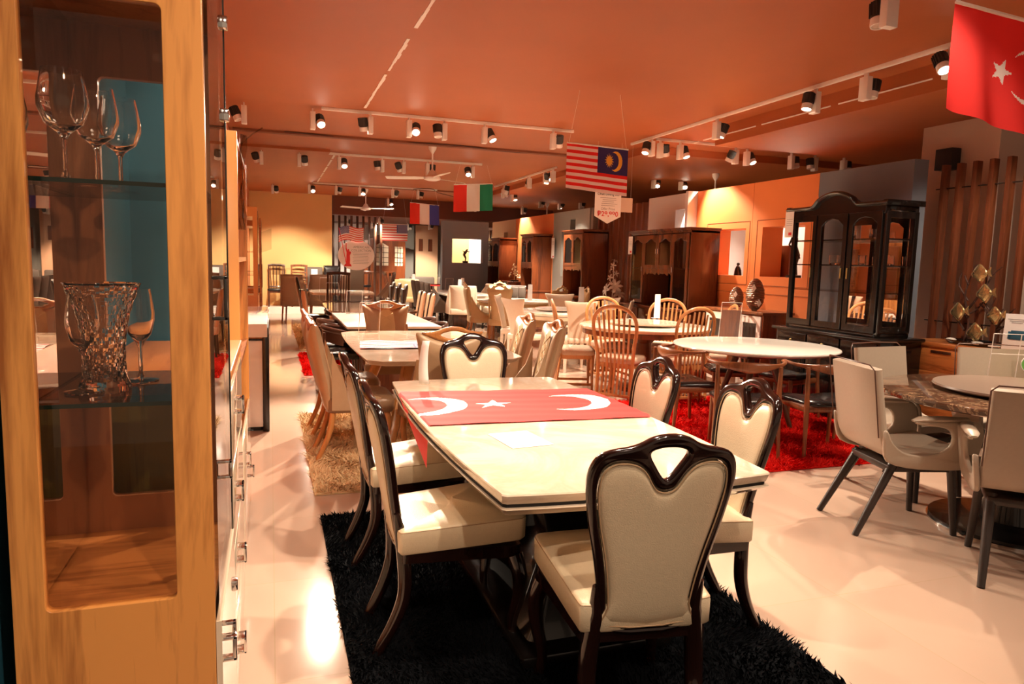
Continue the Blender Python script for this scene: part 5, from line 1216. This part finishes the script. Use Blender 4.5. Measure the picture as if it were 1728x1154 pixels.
def hutch(x0,x1,y0,y1,zt,label,mat='cherry_dark',style=2,bx=.12,by=(0,0),bz=.88):
    xc,yc=(x0+x1)/2,(y0+y1)/2
    t=thing('hutch_cabinet',label,'cabinet',(xc,yc,0))
    def q(a,b_,c,d,e,f,nm,m=mat,bev=.004,par=None): return G().b(a-xc,b_-xc,c-yc,d-yc,e,f,bev).obj(nm,m,par or t)
    q(x0-bx,x1,y0-by[0],y1+by[1],.06,bz-.03,'base_body'); q(x0-bx-.03,x1,y0-by[0]-.02,y1+by[1]+.02,bz-.03,bz,'base_top',mat,.006); q(x0-bx+.02,x1,y0-by[0]+.02,y1+by[1]-.02,0,.06,'plinth')
    n=max(2,int((y1-y0+sum(by))/.45)); L=(y1-y0+sum(by))/n
    for i in range(n):
        ya=y0-by[0]+i*L
        d=q(x0-bx-.012,x0-bx,ya+.015,ya+L-.015,bz-.21,bz-.05,'drawer'); G().sph((x0-bx-.02-xc,ya+L/2-yc,bz-.13),.014,8).obj('knob','brass',d)
        d=q(x0-bx-.012,x0-bx,ya+.015,ya+L-.015,.08,bz-.23,'door'); q(x0-bx-.018,x0-bx-.011,ya+.06,ya+L-.06,.14,bz-.29,'door_panel',mat,.005,d)
    for y in (y0,y1-.025): q(x0,x1,y,y+.025,bz,zt-.04,'side_panel')
    q(x1-.015,x1,y0,y1,bz,zt,'back_panel'); q(x0,x1,y0,y1,zt-.06,zt-.03,'hutch_top'); 
    g=G()
    for k,(o_,z) in enumerate(((.0,zt-.05),(.02,zt-.03),(.035,zt-.012))): g.b(x0-o_-.01-xc,x1-xc,y0-o_-yc,y1+o_-yc,z,z+.02,.004)
    g.obj('cornice',mat,t)
    W=y1-y0
    def door(ya,yb,za,zb,hs=1):
        w2=yb-ya; ho=[(-w2/2+.045,za+.05),(w2/2-.045,za+.05),(w2/2-.045,zb-.11),(w2*.25,zb-.095),(w2*.12,zb-.065),(0,zb-.055),(-w2*.12,zb-.065),(-w2*.25,zb-.095),(-w2/2+.045,zb-.11)]
        d=G().shape([[(-w2/2,za),(w2/2,za),(w2/2,zb),(-w2/2,zb)],ho],.02,.003,Mx(x0-.012-xc,(ya+yb)/2-yc)).obj('door',mat,t)
        q(x0-.012,x0-.010,ya+.04,yb-.04,za+.04,zb-.05,'glass_pane','glass_tinted',0,d); G().tube([(x0-.03-xc,(ya+.025 if hs>0 else yb-.025)-yc,(za+zb)/2-.03),(x0-.03-xc,(ya+.025 if hs>0 else yb-.025)-yc,(za+zb)/2+.04)],.006,6).obj('handle','chrome',d)
    zm=1.42
    if style==4:
        door(y0+.03,y0+.42,bz+.02,zt-.07,-1); door(y1-.42,y1-.03,bz+.02,zt-.07,1); ym=(y0+y1)/2; door(y0+.42,ym,zm,zt-.07,-1); door(ym,y1-.42,zm,zt-.07,1); a0,a1=y0+.42,y1-.42
        for y in (a0,a1): q(x0,x1,y-.012,y+.012,bz,zm,'divider')
    else:
        ym=(y0+y1)/2; door(y0+.03,ym,zm,zt-.07,-1); door(ym,y1-.03,zm,zt-.07,1); a0,a1=y0+.03,y1-.03
        q(x0-.015,x0,y0,y0+.03,bz,zt-.06,'stile'); q(x0-.015,x0,y1-.03,y1,bz,zt-.06,'stile')
    w2=a1-a0
    sc=[(-w2/2,zm),(w2/2,zm),(w2/2,zm-.10)]+[(w2*(.42-.84*k/12),zm-.075+.022*math.cos(k*PI)*(1 if k in(0,12) else 1)*(.5+.5*math.cos(k*PI/3))) for k in range(13)]+[(-w2/2,zm-.10)]
    G().shape([sc],.02,.002,Mx(x0-.006-xc,(a0+a1)/2-yc)).obj('scalloped_apron',mat,t)
    q(x0,x1-.01,y0+.02,y1-.02,zm-.01,zm+.01,'shelf'); q(x1-.022,x1-.014,a0,a1,bz,zm,'niche_back','black_lacquer',0)
    return t
hutch(5.13,5.56,7.97,9.58,1.955,'wide dark cherry hutch with four arched glass doors behind the round wooden table','cherry_dark',4,.12,(.0,.55),.90)
hutch(5.15,5.62,11.35,12.2,2.05,'reddish-brown hutch with two glass doors and a scalloped niche, left of the silver flower sculpture','mahogany',2)
hutch(5.18,5.60,13.92,14.62,2.05,'narrow dark hutch standing in front of the far orange wall panel','mahogany',2)
hutch(5.15,5.58,16.1,17.15,2.02,'farthest dark hutch, right of the grey partition window','mahogany',2)
tag_(5.085,9.52,1.88,'white price tag hanging at the left corner of the wide dark cherry hutch',.12,.26)
tag_(5.55,13.75,1.98,'white sheet hanging on the right side of the narrow hutch at the far orange wall',.16,.42)
tag_(5.1,17.25,1.98,'white card hanging on the left of the farthest dark hutch',.10,.3)
# brown console with egg vases
t=thing('console_cabinet','brown console with white framed glass doors between the dark hutches, egg vases on top','cabinet',(5.36,7.05,0))
def kb(x0,x1,y0,y1,z0,z1,nm,mat,bev=.003): return G().b(x0-5.36,x1-5.36,y0-7.05,y1-7.05,z0,z1,bev).obj(nm,mat,t)
kb(5.17,5.57,6.52,7.62,.05,.94,'body','walnut'); kb(5.14,5.58,6.5,7.64,.94,.97,'console_top','walnut',.006); kb(5.2,5.57,6.55,7.6,0,.05,'plinth','charcoal_wood')
for ya in (6.54,7.20):
    d=G().shape([[(-.19,.1),(.19,.1),(.19,.92),(-.19,.92)],[(-.12,.17),(.12,.17),(.12,.84),(-.12,.84)]],.02,.002,Mx(5.16-5.36,ya+.19-7.05)).obj('door','white_paint',t); G().b(5.163-5.36,5.168-5.36,ya+.07-7.05,ya+.31-7.05,.17,.84).obj('glass_pane','charcoal_wood',d)
kb(5.15,5.165,6.94,7.18,.6,.92,'drawer','cream_lacquer')
def egg(x,y,r,h,label,dia,extra=False):
    t=thing('egg_vase',label,'vase',(x,y,.972),-.45)
    prof=[]
    for k in range(41):
        a=-PI/2+PI*k/40; rr_=r*math.cos(a)*(1-.06*math.sin(a)); prof.append((max(.03 if k<4 else .001,rr_*(1+.03*math.sin(k*1.9))),h/2+h/2*math.sin(a)))
    G().lathe(prof,seg=32).xf(Matrix.Diagonal((1,.45,1,1))).obj('body','bronze_ribbed',t,60)
    for (dx,dz,s_) in dia: G().shape([[(0,-s_),(s_*.6,0),(0,s_),(-s_*.6,0)]],.006,.001,T(dx,-.45*r*math.sqrt(max(.05,1-(dx/r)**2-((dz-h/2)/(h/2))**2))-.012-(.03 if (extra and dz<.15) else 0),dz)@XZ).obj('diamond_inlay','shell_white',t)
    if extra: G().sph((.03,-r*.40,h*.24),.045,16,(1,.45,1.2)).obj('small_egg','bronze_ribbed',t)
egg(5.30,7.20,.085,.26,'small ribbed bronze egg vase on the brown console',[(-.02,.17,.038)])
egg(5.26,6.80,.105,.37,'large ribbed bronze egg vase with a smaller egg at its foot, on the brown console',[(-.03,.26,.044),(.03,.09,.044)],True)
# dark pedestal chest under the gold flowers
t=thing('chest','dark chest in front of the far orange wall, a golden flower sculpture standing on it','cabinet',(5.25,15.2,0)); G().b(-.28,.3,-.3,.5,.05,1.0,.005).obj('body','cherry_dark',t); G().b(-.3,.3,-.32,.52,1.0,1.03,.004).obj('chest_top','cherry_dark',t)
for z in (.15,.45,.72):
    d=G().b(-.295,-.28,-.27,.47,z,z+.24,.004).obj('drawer','cherry_dark',t); G().sph((-.3,.1,z+.12),.014,8).obj('knob','brass',d)
def flowers(x,y,z,h,mat,label,n,seed):
    t=thing('flower_sculpture',label,'sculpture',(x,y,z)); rr=random.Random(seed)
    G().b(-.08,.08,-.08,.08,0,.03,.004).obj('base','statue_dark',t); G().tube([(0,0,.03),(.01,0,h*.5),(0,0,h*.95)],.007,8).obj('stem',mat,t)
    for k in range(n):
        u=k/(n-1); zz=.10+(h-.12)*u; a=k*2.4; rad=(.10 if u<.35 else .06)*(1-u*.6); c=Vector((rad*math.cos(a),rad*math.sin(a),zz)); s_=(.12 if u<.35 else .075)*(1-.35*u)*h/.6
        g=G()
        np_=7 if u<.35 else 5; nrm=Vector((math.cos(a)-.9,math.sin(a)-.6,.5)).normalized(); Q=nrm.to_track_quat('Z','Y').to_matrix().to_4x4()
        for j in range(np_):
            M=T(*c)@Q@RZ(2*PI*j/np_)
            g.loft([[M@Vector((xx,w_*s,zq+abs(s)*.004)) for s in (-1,-.4,.4,1)] for xx,w_,zq in ((.005,.006,0),(s_*.3,s_*.16,.012),(s_*.65,s_*.2,.02),(s_*.9,s_*.12,.012),(s_,.004,0))],cap=False,wrap=False)
        g.sph(c+nrm*.008,.012*h/.6,8); o_=g.obj('flower',mat,t,60)
    return t
flowers(5.02,9.92,.905,.62,'silver_leaf','silver flower sculpture standing on the left end of the wide dark hutch base',9,3)
flowers(5.2,15.15,1.03,.38,'pearl_petal','golden pearl flower sculpture on the dark chest in front of the far orange wall',7,4)
# niche statues
t=thing('statuette','dark seated figure statuette in the left opening of the orange wall','statue',(5.74,7.80,1.36))
g=G(); g.tube([(0,0,0),(0,0,.05),(0,.01,.09),(0,0,.12)],[.05,.045,.03,.02],12); g.sph((0,0,.145),.022,10); g.tube([(0,.03,.1),(0,.055,.06),(0,.02,.05)],.011,8); g.tube([(0,-.03,.1),(0,-.06,.06),(0,-.02,.05)],.011,8); g.obj('figure','statue_dark',t)
t=thing('statuette','tall dark carved statue in the right opening of the orange wall beside the arched hutch','statue',(5.74,6.76,1.36))
g=G(); g.box((0,0,.015),(.12,.12,.03),.004); g.tube([(0,0,.03),(0,.01,.15),(0,-.015,.26),(0,.01,.36),(0,0,.41)],[.045,.04,.05,.03,.015],12); g.sph((0,.0,.44),.028,10); g.tube([(0,.03,.33),(-.02,.08,.38),(0,.05,.48)],.012,8); g.tube([(0,-.03,.3),(0,-.08,.22)],.012,8); g.obj('figure','statue_dark',t)
t=thing('wall_ornament','dark orchid ornament seen through the left opening of the orange wall','ornament',(6.55,8.35,1.75))
g=G()
for k in range(5): a=k*1.3; g.sph((-.02,.05*math.cos(a),.07*math.sin(a)+.1*(k-2)*.4),.03,8,(.3,1,.7))
g.tube([(0,0,-.15),(0,.02,0),(0,-.01,.15)],.005,6); g.obj('ornament','silver_leaf',t)
t=thing('statuette','bronze leaping figure on a black block in the window of the grey partition','statue',(4.52,16.9,1.41)); G().b(-.06,.06,-.04,.04,0,.05,.003).obj('block','statue_dark',t)
g=G(); g.tube(smooth2([(0,0,.05),(.01,0,.12),(-.03,0,.2),(.02,0,.28),(.05,0,.34)],4,False),[.012,.014,.016,.018,.02,.024,.026,.03,.032,.034,.036,.034,.03,.026,.02,.014,.01],10); g.tube([(.0,0,.25),(-.08,0,.3)],[.02,.005],8); g.tube([(.03,0,.28),(.1,0,.27),(.12,0,.3)],[.015,.01,.004],8); g.obj('figure','bronze_ribbed',t)
# ================= teak sideboard with fish sculpture
t=thing('sideboard','light orange teak sideboard with dark drawer fronts in front of the tall slats','sideboard',(5.82,4.15,0))
def sb(x0,x1,y0,y1,z0,z1,nm,mat,bev=.003): return G().b(x0-5.82,x1-5.82,y0-4.15,y1-4.15,z0,z1,bev).obj(nm,mat,t)
sb(5.62,6.02,3.15,5.03,.08,.80,'body','teak_light_y'); sb(5.60,6.03,3.13,5.05,.80,.84,'sideboard_top','teak_light_y',.006); sb(5.66,6.0,3.2,5.0,0,.08,'plinth','charcoal_wood')
for ya,yb in ((4.33,4.99),(3.66,4.31),(3.18,3.64)):
    for z in (.12,.36,.58):
        d=sb(5.605,5.62,ya,yb,z,z+(.22 if z<.5 else .20),'drawer','teak_light_y')
        G().b(5.60-5.82,5.606-5.82,(ya+yb)/2-.10-4.15,(ya+yb)/2+.10-4.15,z+.165,z+.19,.003).obj('grip_recess','walnut_dark',d)
t=thing('fish_sculpture','metal branch sculpture with golden fish on a black tray, on the teak sideboard','sculpture',(5.82,4.50,.84))
G().lathe([(.001,.012),(.20,.012),(.235,.03),(.24,.035),(.22,.01),(.2,0),(.001,0)],seg=36).xf(Matrix.Diagonal((.6,1.25,1,1))).obj('tray','black_lacquer',t)
BR=[[(.0,.12,.01),(.0,.11,.2),(.0,.14,.42),(.0,.10,.62),(0,.08,.70)],[(0,.11,.2),(0,.2,.33),(0,.25,.36)],[(0,.135,.38),(0,.21,.52),(0,.2,.62)],[(0,.12,.3),(0,.03,.40),(0,-.02,.55),(0,.02,.66)],[(0,.12,.52),(0,.17,.60)],[(0,.11,.25),(0,.02,.33),(0,-.06,.46)],
 [(0,-.16,.01),(0,-.15,.16),(0,-.10,.30),(0,-.14,.42)],[(0,-.15,.16),(0,-.23,.27),(0,-.32,.34)],[(0,-.15,.14),(0,-.26,.2),(0,-.34,.24)],[(0,-.11,.28),(0,-.03,.42),(0,-.07,.60),(0,-.15,.68)],[(0,.0,.36),(0,-.05,.32),(0,-.1,.2)],[(0,-.13,.2),(0,-.2,.33)],[(0,.12,.12),(0,.22,.2),(0,.28,.27)]]
for k,b_ in enumerate(BR):
    b2=[(.02*math.sin(i*2+k),y*1.0,z) for i,(x,y,z) in enumerate(b_)]; P=smooth2(b2,4,False); G().tube(P,[.009*(1-.75*i/len(P))+.001 for i in range(len(P))] if k not in (0,6) else [.012*(1-.7*i/len(P)) for i in range(len(P))],8).obj('branch','branch_metal',t)
def fish(y,z,s_,fl):
    o=smooth2([(-.10,0),(-.05,.06),(0,.10),(.05,.05),(.075,.0),(.05,-.05),(0,-.10),(-.05,-.05)],3)
    M=T(-.04,y,z)@Matrix(((0,0,-1,0),(-fl,0,0,0),(0,1,0,0),(0,0,0,1)))@Matrix.Scale(s_,4)@RZ(.15)
    f=G().puff(o,(0,0),.018,1,5,M); f=f.obj('fish','fish_gold',t)
    G().shape([smooth2([(.065,0),(.12,.05),(.11,0),(.12,-.05)],3)],.006,.001,M).obj('tail','fish_gold',f); G().sph((0,0,0),.008,8,(1,1,1),M@T(-.06,.015,.016)).obj('eye','statue_dark',f)
for a in ((.0,.62,.85,1),(-.06,.45,.85,1),(.17,.28,.85,1),(-.17,.27,.8,1),(-.01,.11,.9,1)): fish(*a)
def star(x,y,r,n,label,nm='starfish'):
    o=[]
    for k in range(2*n): a=PI*k/n; rr_=r if k%2==0 else r*.42; o.append((rr_*math.cos(a),rr_*math.sin(a)))
    t=thing(nm,label,'shell',(x,y,.858)); G().shape([o],.016,.005).obj('body','shell_white',t)
star(5.76,4.26,.075,8,'large white starfish at the right end of the black tray'); star(5.74,4.55,.05,5,'small white starfish at the middle of the black tray')
t=thing('seashell','round white shell at the left end of the black tray','shell',(5.76,4.70,.858)); G().sph((0,0,.012),.045,14,(.8,1,.35)).obj('body','shell_white',t)
t=thing('seashell','flat white shell lying beside the lowest golden fish','shell',(5.72,4.42,.858)); G().sph((0,0,.008),.055,14,(.7,1,.3)).obj('body','shell_white',t)
t=thing('brochure_stand','white upright brochure with a blue sofa picture on the teak sideboard','brochure',(5.72,4.08,.842),-PI/2+.25)
MB=RX(-.10)
G().box((0,0,.15),(.22,.006,.30),0,MB).obj('card','paper',t)
f=G().box((0,-.005,.115),(.13,.003,.05),.001,MB); f.box((0,-.005,.15),(.11,.003,.03),.001,MB); f.box((-.065,-.005,.125),(.02,.003,.06),.001,MB); f.box((.065,-.005,.125),(.02,.003,.06),.001,MB); f.obj('printed_sofa','print_blue',t)
f=G()
for k in range(3): f.box((-.02,-.004,.255-.014*k),(.14-.03*k,.002,.006),0,MB)
f.box((.07,-.004,.285),(.05,.002,.008),0,MB); f.obj('printed_text','print_grey',t)
t=thing('green_sign','green card with a round green badge at the right picture edge above the marble table','sign',(4.86,3.33,.84),-.6)
G().box((.02,0,.06),(.14,.004,.24)).obj('card','print_green',t); G().shape([circ(.055,28)],.006,.001,T(-.03,-.006,.02)@XZ).obj('badge','print_green',t); G().tube([(-.03+.055*math.cos(a),-.009,.02+.055*math.sin(a)) for a in [2*PI*k/28 for k in range(28)]],.003,6,True).obj('badge_rim','paper',t)
t=thing('loudspeaker','small black box speaker mounted on the beige pillar above the slats','speaker',(6.17,5.25,2.44)); G().b(-.06,.06,-.09,.09,0,.2,.006).obj('cabinet','speaker_black',t); G().box((.05,0,.1),(.06,.03,.03)).obj('bracket','speaker_black',t)
# far arched hutch behind the slats
t=thing('arched_hutch','brown arched glass hutch in the distance between the thin slats and the hanging flag','cabinet',(3.3,22.5,0))
G().shape([arch_top(1.5,0,2.02,.16),[(-.22,1.25),(.22,1.25),(.22,1.85),(0,1.98),(-.22,1.85)],[(-.68,1.25),(-.42,1.25),(-.42,1.85),(-.68,1.85)],[(.42,1.25),(.68,1.25),(.68,1.85),(.42,1.85)]],.05,.005,XZ).obj('front_frame','mahogany',t)
for x,w_ in ((0,.44),(-.55,.26),(.55,.26)):
    d=G().b(x-w_/2,x+w_/2,.0,.01,1.25,1.95).obj('glass_pane','wall_pale',t); g=G()
    for z in (1.35,1.5,1.65,1.8): g.b(x-w_/2,x+w_/2,-.02,-.01,z,z+.012)
    for k in (-1,1): g.b(x+k*w_/6-.005,x+k*w_/6+.005,-.02,-.01,1.25,1.9)
    g.obj('lead_grid','chrome_dark',d)
G().b(-.73,.73,.02,.4,0,2.0).obj('body','mahogany',t)
